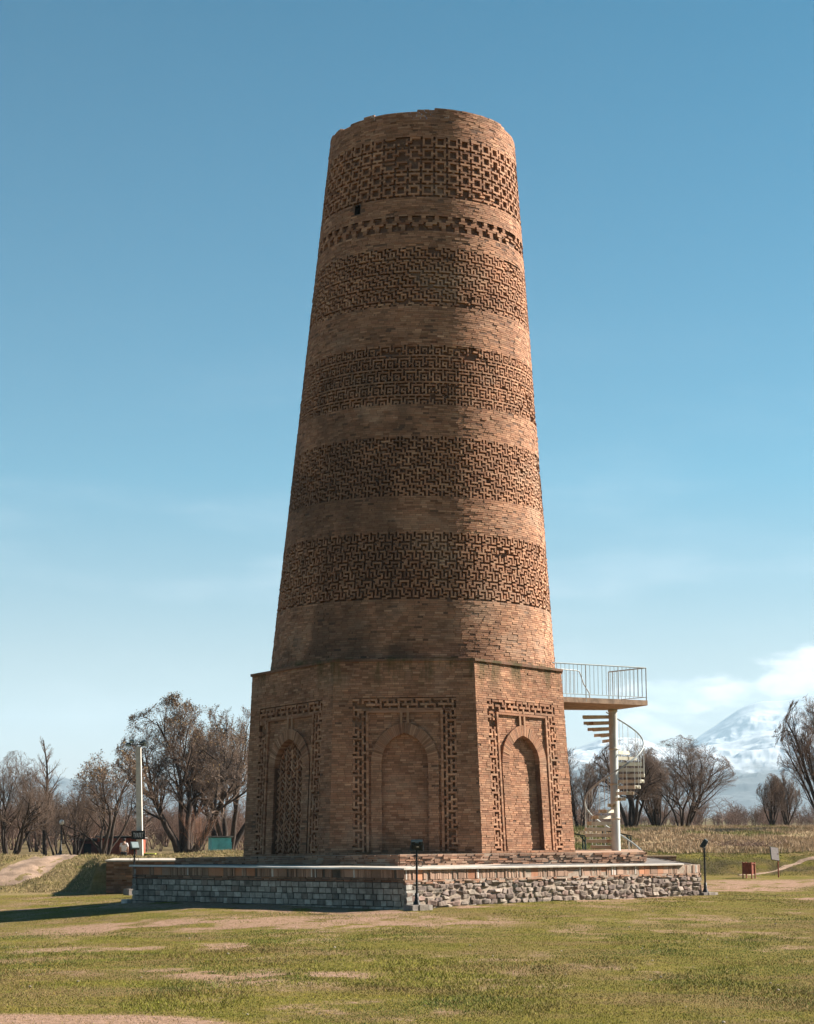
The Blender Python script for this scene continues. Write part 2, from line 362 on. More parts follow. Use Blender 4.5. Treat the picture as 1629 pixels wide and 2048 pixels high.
def make_ground():
    xs = np.r_[np.array([-14000, -6000, -2500, -1000, -500, -250, -120, -70, -45, -32, -26, -22]), np.arange(-19, 22.01, 0.2), np.array([25, 29, 35, 45, 70, 120, 250, 500, 1000, 2500, 6000, 14000])]
    ys = np.r_[np.array([-200, -60, -20, 0, 6, 11, 15]), np.arange(17, 66, 0.22), np.arange(66, 84, 0.15), np.arange(84, 130, 0.7), np.arange(130, 260, 4), np.array([300, 400, 600, 1000, 2000, 4000, 7000, 11000, 15500])]
    X, Y = np.meshgrid(xs, ys); Z = hgt(X, Y)
    n, m = X.shape
    i = (np.arange(n - 1)[:, None] * m + np.arange(m - 1)[None]).ravel()
    q = np.stack([i, i + 1, i + m + 1, i + m], -1)
    mb = MB(); mb.idx(np.stack([X, Y, Z], -1), quads=q, smooth=True)
    mt, nt, b = nodes_of('meadow_ground')
    a = nt.nodes.new('ShaderNodeAttribute'); a.attribute_name = 'Mask'
    sp = nt.nodes.new('ShaderNodeSeparateColor'); nt.links.new(a.outputs['Color'], sp.inputs[0])
    n1 = noise_(nt, 1.2, 6, 0.62); n2 = noise_(nt, 7, 5, 0.6); n3 = noise_(nt, 38, 3, 0.6)
    g = mix_(nt, ramp_(nt, n1, 0.35, 0.65), (0.115, 0.104, 0.016), (0.160, 0.128, 0.028))
    g = mix_(nt, ramp_(nt, noise_(nt, .42, 6, .65, stretch=(.7, 1.2, 1)), 0.44, 0.62, 0, .75), g, (.165, .108, .052))
    g = mix_(nt, ramp_(nt, n2, 0.52, 0.72, 0, 0.7), g, (0.052, 0.064, 0.014))
    g = mix_(nt, ramp_(nt, n3, 0.5, 0.7, 0, 0.55), g, (0.14, 0.10, 0.05))
    dc = mix_(nt, ramp_(nt, n2, 0.35, 0.65), (0.235, 0.145, 0.10), (0.29, 0.19, 0.138))
    dc = mix_(nt, ramp_(nt, n3, 0.55, 0.72, 0, 0.6), dc, (0.16, 0.10, 0.066))
    ds = mth(nt, 'ADD', sp.outputs[0], mth(nt, 'ADD', mth(nt, 'MULTIPLY', mth(nt, 'SUBTRACT', n2, 0.5), 1.6), mth(nt, 'MULTIPLY', mth(nt, 'SUBTRACT', n3, 0.5), 1.1)))
    c = mix_(nt, ramp_(nt, ds, 0.25, 1.05), g, dc)
    dry = mix_(nt, ramp_(nt, n2, 0.35, 0.65), (0.30, 0.215, 0.125), (0.21, 0.155, 0.085))
    dry = mix_(nt, ramp_(nt, n1, 0.52, 0.66, 0, 0.7), dry, (0.10, 0.105, 0.028))
    c = mix_(nt, sp.outputs[1], c, dry)
    c = mix_(nt, sp.outputs[2], c, (0.052, 0.042, 0.022))
    nt.links.new(c, b.inputs['Base Color']); b.inputs['Roughness'].default_value = 1.0; b.inputs['Specular IOR Level'].default_value = 0.05
    h = mth(nt, 'ADD', mth(nt, 'MULTIPLY', n3, 0.5), n2); bump_(nt, b, h, 0.05)
    o = mb.build('ground', mt); tag(o, kind='structure')
    toe = np.interp(X, [-60, -13, -12.0, -11.7, 5, 8, 60], [70, 67.5, 66.8, 66.3, 66.3, 76.5, 77])
    Dm = dirt(X, Y) * sm(Y, toe + 1.0, toe - 1.5)
    G = sm(Y, 84, 91) * np.where(X > 0, 1, 0.35) + sm(Y, 76, 90) * np.where(X > 0, 0, 0.45) + sm(Y, toe - 1.5, toe) * sm(Y, 80, 76) * np.where(X < -5, 0.6, 0)
    bank = sm(Y, toe + 0.2, toe + 1.2) * sm(Y, toe + 4.2, toe + 2.8) * np.where(X > 5, 1, 0.3) * sm(fbm(X * 1.2, Y * 1.2, 55), 0.3, 0.6)
    far = sm(Y, 260, 500)
    bank = np.maximum(bank, np.where(X < 0, sm(Y, 118, 160), sm(Y, 165, 240)) * .75)
    mk = me_attr = o.data.attributes.new('Mask', 'FLOAT_COLOR', 'POINT')
    mk.data.foreach_set('color', np.stack([Dm, np.clip(G, 0, 1) * (1 - far * 0.5), bank * 0.8, np.ones_like(X)], -1).astype(np.float32).ravel())
    return o
make_ground()

# ------------------------------------------------------------------ the brick tower
def shaft_rc(z):                           # z in world metres
    t = (z - EYE - 6.275) / (21.852 - 6.275)
    return 4.318 - 1.267 * t, 0.219 + 0.292 * t
def fshaft(u, z, d):
    r, cx = shaft_rc(z)
    return np.stack([cx + (r + d) * np.sin(u), 55 - (r + d) * np.cos(u), z + 0 * u], -1)
class Face:                                # a flat wall; u metres from its middle, v metres up, d outwards
    def __init__(s, bl, br, tr, tl):
        s.p = [np.asarray(a, float) for a in (bl, br, tr, tl)]
        s.wb = np.linalg.norm(s.p[1] - s.p[0]); s.wt = np.linalg.norm(s.p[2] - s.p[3])
        s.h = np.linalg.norm((s.p[3] + s.p[2] - s.p[0] - s.p[1]) / 2)
        n = np.cross(s.p[1] - s.p[0], s.p[3] - s.p[0]); s.n = n / np.linalg.norm(n)
    def w(s, v): return s.wb + (s.wt - s.wb) * v / s.h
    def __call__(s, u, v, d):
        u, v, d = np.broadcast_arrays(np.asarray(u, float), np.asarray(v, float), np.asarray(d, float))
        t = v / s.h; f = (u / s.w(v) + 0.5)[..., None]; t = t[..., None]
        b = s.p[0] * (1 - f) + s.p[1] * f; a = s.p[3] * (1 - f) + s.p[2] * f
        return b * (1 - t) + a * t + s.n * d[..., None]
def emit(mb, fm, rect, col):               # rect: N x (ua, ub, va, vb, dfront, dback)
    r = np.asarray(rect, float).reshape(-1, 6)
    ua, ub, va, vb, df, db = r.T
    P = np.stack([fm(ua, va, df), fm(ub, va, df), fm(ub, vb, df), fm(ua, vb, df), fm(ua, va, db), fm(ub, va, db), fm(ub, vb, db), fm(ua, vb, db)], 1)
    mb.boxes(P, col)
MORTAR = np.array([.12, .068, .045])
CH = 0.062
def bars(bm, cu, cv, u0, v0, wrap, rng, dep, front=0.0):
    """raised brick bars of a bitmap; rows from the top"""
    nr, nc = bm.shape; used = np.zeros_like(bm, bool); out = []
    top = v0 + nr * cv
    for r in range(nr):
        c = 0
        while c < nc:
            if bm[r, c]:
                e = c
                while e < nc and bm[r, e]: e += 1
                if e - c >= 2:
                    k = c
                    while k < e:
                        L_ = min(4, e - k)
                        if e - k - L_ == 1: L_ = e - k if e - k <= 5 else L_
                        out.append((u0 + k * cu, u0 + (k + L_) * cu - cu * .08, top - (r + 1) * cv + cv * .04, top - r * cv - cv * .04)); k += L_
                    used[r, c:e] = True
                c = e
            else: c += 1
    for c in range(nc):
        r = 0
        while r < nr:
            if bm[r, c] and not used[r, c]:
                e = r
                while e < nr and bm[e, c] and not used[e, c]: e += 1
                out.append((u0 + c * cu + cu * .05, u0 + (c + 1) * cu - cu * .05, top - e * cv, top - r * cv)); r = e
            else: r += 1
    out = np.array(out).reshape(-1, 4); n = len(out)
    er = fbm(out[:, 0] * (3.0 if wrap else .9) + 50, out[:, 2] * .8, 91, 4); keep = rng.random(n) > 0.010 + .30 * sm(er, .62, .74); dep_n = -.05 * sm(er, .55, .72)[keep] * rng.random(keep.sum()); out = out[keep]; n = len(out)
    return np.c_[out, front + rng.normal(0, 0.006, n) + dep_n, np.full(n, dep)]
T_B1 = ["XXXXX.", "X...X.", "X...XX", "X...X.", "XXXXX.", "..X..."]
T_B3 = ["XXXX.X..", "...X.XXX", "XX.X...X", ".X.XXX.X", ".X...X.X", "XXXX.XXX", "...X....", "XX.XXX.X"]
T_B4 = ["XXXXXXX.", "X.....X.", "X.XXX.X.", "X.X.X.XX", "X.XXX.X.", "X...X...", "XXXXXXXX", "..X...X."]
T_B5 = ["XXXXX.X.", "X...X.X.", "X.X.XXXX", "XXX...X.", "..XXX.X.", "XXX.X.X.", "..X.XXXX", "X.X.....", "X.XXXXX."]
T_B6 = ["XXXXX.XXX.", "X...X...X.", "XXX.X.X.X.", "..X.X.X.XX", "XXX.XXX...", "X.......XX", "X.XXXXX..X", "X.X...X.XX", "XXX.X.X.X.", "....XXX.X."]
T_B2 = ["XX....", "XX....", "XXX..X", "X.XXXX", "..XXX.", "...XX.", "...XX."]
def tile(t, nr, nc, shift=0):
    a = np.array([[c == 'X' for c in r] for r in t]); h, w = a.shape
    rr = np.arange(nr)[:, None]; cc = np.arange(nc)[None]
    return a[rr % h, (cc + shift * (rr // h)) % w]

BANDS = [(20.987, 18.946, T_B1, 6, 0), (18.32, 17.83, T_B2, 6, 0), (17.267, 15.365, T_B3, 8, 3), (14.113, 12.227, T_B4, 8, 4), (11.224, 9.386, T_B5, 8, 3), (8.295, 6.275, T_B6, 10, 5)]
CELL = [.068, .07, .058, .052, .056, .056]

def make_tower():
    rng = np.random.default_rng(5)
    root = empty('brick_tower', (0.15, 55, 1.3), 'huge round tapering brick tower with carved ornament bands on an eight-sided base', 'tower')
    zt = 21.852 + EYE + .12; zb = 4.25 + EYE
    bands = [(a + EYE, b + EYE) for a, b, *_ in BANDS]
    # ---- shaft: plain courses
    sh = MB(); NT = 192
    th = np.arange(NT + 1) * 2 * np.pi / NT
    def ring(z0, z1, off, mb, col, skip=None):
        P = np.stack([fshaft(th[:-1], np.full(NT, z0), off), fshaft(th[1:], np.full(NT, z0), off), fshaft(th[1:], np.full(NT, z1), off), fshaft(th[:-1], np.full(NT, z1), off)], 1)
        if skip is not None: P = P[~skip]
        mb.quads(P, col)
    def ledge(z, o0, o1, mb, col, up=True):
        P = np.stack([fshaft(th[:-1], np.full(NT, z), o1), fshaft(th[1:], np.full(NT, z), o1), fshaft(th[1:], np.full(NT, z), o0), fshaft(th[:-1], np.full(NT, z), o0)], 1)
        if not up: P = P[:, ::-1]
        mb.quads(P, col)
    wp = at(713, 424, 52.62); wz0, wz1 = wp[2] - 0.17, wp[2] + 0.15; wth = math.asin((wp[0] - shaft_rc(wp[2])[1]) / shaft_rc(wp[2])[0]) % (2 * np.pi)
    wi = int(wth / (2 * np.pi / NT)); wskip = np.zeros(NT, bool); wskip[wi:wi + 2] = True
    wa, wb = th[wi], th[wi + 2]
    edges = [zt] + [z for b in bands for z in b] + [zb]
    plain = [(edges[i + 1], edges[i]) for i in range(0, len(edges), 2)]
    BO, BD = -0.012, -0.105
    for z0, z1 in plain:
        if z0 < wz0 and z1 > wz1:
            ring(z0, wz0, BO, sh, MORTAR); ring(wz0, wz1, BO, sh, MORTAR, wskip); ring(wz1, z1, BO, sh, MORTAR)
        else: ring(z0, z1 - (.40 if z1 > zt - .1 else 0), BO, sh, MORTAR)
        if z0 > zb: ledge(z0, BD - .03, BO, sh, MORTAR, up=False)
        if z1 < zt: ledge(z1, BD - .03, BO, sh, MORTAR, up=True)
    rects = []
    for z0, z1 in plain:
        n = max(1, round((z1 - z0) / CH)); ch = (z1 - z0) / n
        for j in range(n):
            va = z0 + j * ch; vb = va + ch - 0.009
            r, _ = shaft_rc(va); C = 2 * np.pi * r
            k = int(C / 0.225); e = np.sort((np.arange(k) + rng.uniform(-.22, .22, k)) / k + rng.random()) * 2 * np.pi
            a = e; bnd = np.r_[e[1:], e[0] + 2 * np.pi] - 0.010 / r
            m = np.ones(k, bool)
            lift = zt - va
            if lift < 0.40:                # ragged rim: courses fallen away in stretches
                nn = vn(np.mod(a, 2 * np.pi) * 1.5, 0 * a, 77) * 0.75 + vn(np.mod(a, 2 * np.pi) * 9, 0 * a, 78) * 0.25
                m &= (nn * 0.40 - 0.15) < lift
            mid = np.mod((a + bnd) / 2, 2 * np.pi)
            if vb > wz0 and va < wz1:
                hit = (np.mod(bnd, 2 * np.pi) > wa) & (np.mod(a, 2 * np.pi) < wb) & (np.abs(mid - (wa + wb) / 2) < 0.3)
                m &= ~hit
            m &= rng.random(k) > 0.004
            a, bnd = a[m], bnd[m]; k = len(a)
            rects.append(np.c_[a, bnd, np.full(k, va), np.full(k, vb) + rng.normal(0, .0015, k), rng.normal(0, 0.006, k), np.full(k, -0.06)])
    rects = np.concatenate(rects); emit(sh, fshaft, rects, bcol(rng, len(rects)))
    # inner rim and top
    ztop = zt - 0.46
    P = np.stack([fshaft(th[:-1], np.full(NT, zt - .40), -0.012), fshaft(th[1:], np.full(NT, zt - .40), -.012), fshaft(th[1:], np.full(NT, ztop), -1.2), fshaft(th[:-1], np.full(NT, ztop), -1.2)], 1)
    sh.quads(P, (.2, .14, .10))
    c = fshaft(th[:-1], np.full(NT, ztop), -1.2); cc = c.mean(0)
    sh.idx(np.r_[c, cc[None]], tris=[(i, (i + 1) % NT, NT) for i in range(NT)], col=(.2, .14, .1))
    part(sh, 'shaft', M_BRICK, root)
    # slit window
    wm = MB(); q = []
    o = fshaft(np.array([wa, wb, wb, wa]), np.array([wz0, wz0, wz1, wz1]), -0.012); i_ = fshaft(np.array([wa, wb, wb, wa]), np.array([wz0, wz0, wz1, wz1]), -0.7)
    for a in range(4):
        b_ = (a + 1) % 4; q.append([o[b_], o[a], i_[a], i_[b_]])
    q.append([i_[0], i_[1], i_[2], i_[3]]); wm.quads(q, (.1, .06, .04)); part(wm, 'slit_window', M_DARK, root)
    # ---- ornament bands
    for bi, ((z1, z0), (_, _, t, per, shf)) in enumerate(zip(bands, BANDS)):
        ob = MB(); ring(z0, z1, BD, ob, np.array([.13, .072, .048]))
        r, _ = shaft_rc((z0 + z1) / 2); cell = CELL[bi]
        nr = round((z1 - z0) / cell); cv = (z1 - z0) / nr
        nc = round(2 * np.pi * r / cell / per) * per; cu = 2 * np.pi / nc
        bm = tile(t, nr, nc, shf).copy()
        if bi == 3:                        # a broken spot in the band
            hp = at(868, 790, 51.4); hth = math.asin((hp[0] - shaft_rc(hp[2])[1]) / shaft_rc(hp[2])[0])
            cc_ = int(hth / cu); rr_ = int((z1 - hp[2]) / cv)
            bm[rr_ - 3:rr_ + 4, cc_ - 2:cc_ + 3] &= (rng.random((7, 5)) > 0.75)
        re = bars(bm, cu, cv, 0, z0, True, rng, BD - .01)
        emit(ob, fshaft, re, bcol(rng, len(re)) * 1.02)
        part(ob, 'ornament_band', M_BRICK, root)
    # ---- octagonal base
    Bv = [at(487, 1710, 53.1), at(659, 1706, 50.09), at(965, 1702, 49.97), at(1151, 1700, 52.8)]
    Tv = [at(505, 1352, 53.18), at(668, 1323, 50.34), at(949, 1320, 50.23), at(1123, 1342, 52.9)]
    for k in range(4):                     # hidden corners by symmetry
        a = R(112.5 + 45 * k - 1.7)
        Bv.append(np.array([0.077 + 5.384 * math.sin(a), 55 - 5.384 * math.cos(a), EYE - 1.0])); Tv.append(np.array([0.077 + 5.107 * math.sin(a), 55 - 5.107 * math.cos(a), EYE + 4.38]))
    base = MB()
    ctr = np.mean(Tv, 0)
    tin = [ctr + (t - ctr) * 0.8 for t in Tv]
    cap = MB()
    for k in range(8):
        a, b_ = Tv[k], Tv[(k + 1) % 8]; ai, bi_ = tin[k], tin[(k + 1) % 8]
        lift = np.array([0, 0, 0.0]); out = lambda p: ctr + (p - ctr) * 1.012
        cap.boxes([[out(a) - (0, 0, .02), out(b_) - (0, 0, .02), out(b_) + (0, 0, .05), out(a) + (0, 0, .05), ai - (0, 0, .02), bi_ - (0, 0, .02), bi_ + (0, 0, .09), ai + (0, 0, .09)]], (.16, .085, .055))
        base.quads([[a, b_, bi_, ai]], (.2, .12, .08))
    for k in range(8):
        a, b_ = Bv[k], Bv[(k + 1) % 8]; fs = Face(a - (0, 0, .434), b_ - (0, 0, .434), b_, a)
        for j in range(7):
            w = fs.wb / 2; x = -w - rng.random() * .2; rr = []
            while x < w - .02:
                l_ = rng.uniform(.17, .26); rr.append((max(x, -w), min(x + l_ - .01, w), j * .062, j * .062 + .053, rng.normal(.0, .006), -.1)); x += l_
            emit(base, fs, rr, bcol(rng, len(rr)) * .85)
        base.quads([fs(np.array([-fs.wb / 2, fs.wb / 2, fs.wt / 2, -fs.wt / 2]), np.array([0, 0, fs.h, fs.h]), -.012)], MORTAR)
    rects_by_face = []
    faces = [Face(Bv[k], Bv[(k + 1) % 8], Tv[(k + 1) % 8], Tv[k]) for k in range(8)]
    frames, niches, arches = [], [], []
    BO_, BI_, FI, AO, AI = 1.48, 1.10, 1.03, 0.96, 0.66
    for k, fm in enumerate(faces):
        H = fm.h; VT, VF, SP, VI, VO = .80 * H, .735 * H, .465 * H, .615 * H, .672 * H
        def arch(a, rise, v, sp=SP):
            c_ = (rise ** 2 - a * a) / (2 * a); t = np.clip((a + c_) ** 2 - np.maximum(v - sp, 0) ** 2, 0, None)
            return np.clip(np.sqrt(t) - c_, 0, None)
        xi = lambda v: arch(AI, VI - SP, v); xo = lambda v: arch(AO, VO - SP, v)
        nj = round(H / CH); ch = H / nj
        segs = []                          # ua ub va vb depth target
        ND = -0.24 if k == 0 else -0.18
        for j in range(nj):
            va, vb = j * ch, (j + 1) * ch; vm = (va + vb) / 2; hw = fm.w(vm) / 2
            if vm > VT: segs.append((-hw, hw, va, vb, 0.0, 'w')); continue
            segs += [(-hw, -BO_, va, vb, 0, 'w'), (BO_, hw, va, vb, 0, 'w')]
            if vm > VF: segs.append((-BO_, BO_, va, vb, -.10, 'b')); continue
            segs += [(-BO_, -BI_, va, vb, -.10, 'b'), (BI_, BO_, va, vb, -.10, 'b'), (-BI_, -FI, va, vb, 0.012, 'f'), (FI, BI_, va, vb, 0.012, 'f')]
            if vm > VF - 0.07: segs.append((-FI, FI, va, vb, 0.012, 'f')); continue
            o0 = float(xo(vb)); i0 = float(xi(va))
            if va >= VO: segs.append((-FI, FI, va, vb, -.055, 'w')); continue
            if o0 < FI: segs += [(-FI, -o0, va, vb, -.055, 'w'), (o0, FI, va, vb, -.055, 'w')]
            if va >= SP:
                if i0 > 0.01: segs += [(-o0, -i0, va, vb, 0, 'a'), (i0, o0, va, vb, 0, 'a'), (-i0, i0, va, vb, ND, 'n')]
                else: segs.append((-o0, o0, va, vb, 0, 'a'))
            else: segs += [(-AO, -AI, va, vb, 0, 'j'), (AI, AO, va, vb, 0, 'j'), (-AI, AI, va, vb, ND, 'n')]
        tgt = {c_: MB() for c_ in 'wbfajn'}
        bk = {c_: [] for c_ in tgt}; br = {c_: [] for c_ in tgt}
        for ua, ub, va, vb, d, ty in segs:
            if ub - ua < 0.01: continue
            bk[ty].append((ua, ub, va, vb + .0005, d - 0.012 if ty != 'f' else d, -0.36))
            if ty in 'ab f'.split() or ty in ('a', 'b', 'f'): continue
            Lb = 0.225; x = ua - rng.random() * Lb
            while x < ub - 0.02:
                l_ = Lb * rng.uniform(0.75, 1.12); a_, e_ = max(x, ua), min(x + l_ - .010, ub)
                if e_ - a_ > 0.02: br[ty].append((a_, e_, va, vb - 0.009, d + rng.normal(0, 0.0042), d - 0.07))
                x += l_
        for ty in tgt:
            if not bk[ty]: continue
            cl = MORTAR if ty not in ('f', 'b') else np.array([.30, .17, .105]) * (1.0 if ty == 'f' else 0.72)
            emit(tgt[ty], fm, bk[ty], cl if ty != 'f' else bcol(rng, len(bk[ty])))
            if br[ty]:
                rr_ = np.array(br[ty]); rr_ = rr_[rng.random(len(rr_)) > 0.004]; emit(tgt[ty], fm, rr_, bcol(rng, len(rr_)))
        # ornament border bars
        cu = (BO_ - BI_) / 6; nr = int(VF / cu); cv = VF / nr
        tt = ["X.XXX.", "X.X.X.", "XXX.XX", "..X.X.", "XXXXX.", "X...X.", "X.X.XX", "XXX.X."]
        for sgn in (-1, 1):
            b_ = tile(tt, nr, 6); b_ = b_ if sgn < 0 else b_[:, ::-1]
            re = bars(b_, cu, cv, -BO_ if sgn < 0 else BI_, 0, False, rng, -.11); emit(tgt['b'], fm, re, bcol(rng, len(re)))
        ncol = int(2 * BO_ / cu); tb = np.array([[c_ == 'X' for c_ in r_] for r_ in tt]).T
        nrow = max(4, int((VT - VF) / cu)); bt = tb[np.arange(nrow)[:, None] % 6, np.arange(ncol)[None] % 8]
        re = bars(bt, 2 * BO_ / ncol, (VT - VF) / nrow, -BO_, VF, False, rng, -.11); emit(tgt['b'], fm, re, bcol(rng, len(re)))
        # stub above the arch
        emit(tgt['f'], fm, [(-.13, -.06, VO - .02, VF, .012, -.3), (.06, .13, VO - .02, VF, .012, -.3)], (.31, .18, .11))
        # voussoirs
        nv = 26; P = []
        for sgn in (-1, 1):
            for i in range(nv):
                t0, t1 = i / nv, (i + 0.86) / nv
                def pt(a, rise, t):
                    c_ = (rise ** 2 - a * a) / (2 * a); full = math.asin(min(1, rise / (a + c_))); g = full * t
                    return (a + c_) * math.cos(g) - c_, SP + (a + c_) * math.sin(g)
                pts = [pt(AI, VI - SP, t0), pt(AO, VO - SP, t0), pt(AO, VO - SP, t1), pt(AI, VI - SP, t1)]
                if sgn < 0: pts = [(-x_, y_) for x_, y_ in (pts[1], pts[0], pts[3], pts[2])]
                uu = np.array([p_[0] for p_ in pts]); vv = np.array([p_[1] for p_ in pts]); df = 0.012 + rng.normal(0, .004)
                P.append(np.r_[fm(uu, vv, df), fm(uu, vv, ND)])
        tgt['a'].boxes(P, bcol(rng, len(P)) * 0.98)
        if k == 0:                         # diagonal lattice filling the niche of the left face
            P = []; cw = 0.132
            for ci in range(10):
                u0 = -AI + ci * cw
                for ri in range(int(VI / 0.15)):
                    v0 = ri * 0.15 + (ci % 2) * 0.04
                    up = ((ri // 3 + ci // 2) % 2) == 0
                    a, b2 = (v0, v0 + 0.14) if up else (v0 + 0.14, v0)
                    h_ = 0.052
                    uu = np.array([u0, u0 + cw * 1.02, u0 + cw * 1.02, u0]); vv = np.array([a, b2, b2 + h_, a + h_])
                    if vv.max() > VI or abs(uu).max() > float(xi(vv.max())) + .02: continue
                    P.append(np.r_[fm(uu, vv, -.13), fm(uu, vv, -.26)])
                    if ci % 2 == 1 and ri % 2 == 0:
                        uu = np.array([u0 - .03, u0 + .03, u0 + .03, u0 - .03]); vv = np.array([v0, v0, v0 + .26, v0 + .26])
                        if vv.max() < VI - .1 and abs(uu).max() < float(xi(vv.max())): P.append(np.r_[fm(uu, vv, -.125), fm(uu, vv, -.26)])
            tgt['n'].boxes(P, bcol(rng, len(P)))
        base.v += tgt['w'].v
        for attr in ('q', 'qc', 'qs'):
            src = getattr(tgt['w'], attr)
            getattr(base, attr).extend([a + base.n for a in src] if attr == 'q' else src)
        base.n += tgt['w'].n
        niches.append(tgt['n']); frames.append((tgt['b'], tgt['f'])); 
        aj = tgt['a']
        for attr in ('q', 'qc', 'qs'):
            src = getattr(tgt['j'], attr); getattr(aj, attr).extend([a + aj.n for a in src] if attr == 'q' else src)
        aj.v += tgt['j'].v; aj.n += tgt['j'].n; arches.append(aj)
    base_o = part(base, 'octagonal_base', M_BRICK, root)
    part(cap, 'coping', M_BRICK, base_o)
    for k in range(8):
        n_ = part(niches[k], 'niche', M_BRICK, base_o)
        if k == 0: n_['label'] = 'arched niche filled with diagonal brick lattice'
        part(arches[k], 'pointed_arch', M_BRICK, base_o)
        part(frames[k][0], 'ornament_border', M_BRICK, base_o); part(frames[k][1], 'niche_frame', M_BRICK, base_o)
    return root, faces
TOWER, OCT = make_tower()

# ------------------------------------------------------------------ step (low brick plinth) and stone platform
def lerp(a, b, t): return np.asarray(a) * (1 - t) + np.asarray(b) * t
def masonry_rows(mb, fm, rows, rng, colf, lmin, lmax, gap=0.012, jit=0.012, back=-0.15):
    for va, vb in rows:
        w = fm.w((va + vb) / 2) / 2; x = -w
        while x < w - 0.02:
            l_ = rng.uniform(lmin, lmax); e = min(x + l_, w); dv = rng.normal(0, .006, 2)
            emit(mb, fm, [(x, e - gap, va + dv[0], vb - gap + dv[1] * .5, rng.normal(0.01, jit), back)], colf(rng)); x = e
def rubble(mb, fm, v0, v1, rng, nrow):
    """rounded irregular stones filling a wall"""
    # unit rounded stone: grid on the front hemisphere
    nu, nvv = 9, 7
    gu, gv = np.meshgrid(np.linspace(-1, 1, nu), np.linspace(-1, 1, nvv))
    W = fm.wb / 2; rh = (v1 - v0) / nrow
    for r in range(nrow + 1):
        x = -W - rng.random() * .2
        while x < W:
            l_ = rng.uniform(.17, .46) * (1.15 if r < 2 else .9); cx = x + l_ / 2; cy = v0 + rh * (r + .5) + rng.normal(0, .022) - .03
            hx = l_ / 2 * rng.uniform(.92, 1.06); hy = rh / 2 * rng.uniform(.72, 1.3)
            p = rng.uniform(5.0, 14.0)
            k = (np.abs(gu) ** p + np.abs(gv) ** p) ** (1 / p); kk = np.maximum(np.maximum(np.abs(gu), np.abs(gv)), 1e-6) / np.maximum(k, 1e-6)
            sk = rng.normal(0, .26, 4)
            uu = cx + hx * (gu * kk + sk[0] * gv * 0.5 + sk[1] * gu * gv * .4); vv = cy + hy * (gv * kk + sk[2] * gu * .6 + sk[3] * gu * gv * .4)
            ed = np.maximum(np.abs(gu), np.abs(gv))
            tl = rng.normal(0, .022, 2)
            dd = (0.022 + rng.uniform(-.01, .028)) * (1 - ed ** 8) + (fbm(uu * 7, vv * 7, 3 + r) - .5) * .05 - .03 * ed ** 8 + tl[0] * gu + tl[1] * gv
            uu = np.clip(uu, -W, W)
            P = fm(uu, np.clip(vv, v0 - .1, v1 + .03), dd)
            i = (np.arange(nvv - 1)[:, None] * nu + np.arange(nu - 1)[None]).ravel()
            pal = np.array([[.18, .138, .115], [.215, .175, .145], [.15, .115, .10], [.26, .215, .175], [.19, .13, .108], [.225, .18, .155]])
            mb.idx(P.reshape(-1, 3), quads=np.stack([i, i + 1, i + nu + 1, i + nu], -1), col=pal[rng.integers(6)] * rng.uniform(.75, 1.2), smooth=False)
            x += l_ * rng.uniform(.93, 1.02)
def soldier(mb, fm, v0, v1, rng):
    w = fm.wb / 2; x = -w
    while x < w - .02:
        big = rng.random() < 0.30
        n = 1 if big else rng.integers(2, 6)
        for _ in range(n):
            l_ = rng.uniform(.24, .31) if big else rng.uniform(.045, .075); e = min(x + l_, w)
            if e - x < 0.015: break
            c = np.array([.40, .185, .105]) * rng.uniform(.6, 1.15) if big and rng.random() < .6 else (np.array([.34, .22, .16]) * rng.uniform(.55, 1.15) if rng.random() > .08 else np.array([.5, .46, .42]))
            emit(mb, fm, [(x, e - .012, v0 + rng.normal(0, .004), v1 - .01, rng.normal(0, .008) - (.05 if rng.random() < .06 else 0), -.12)], c); x = e

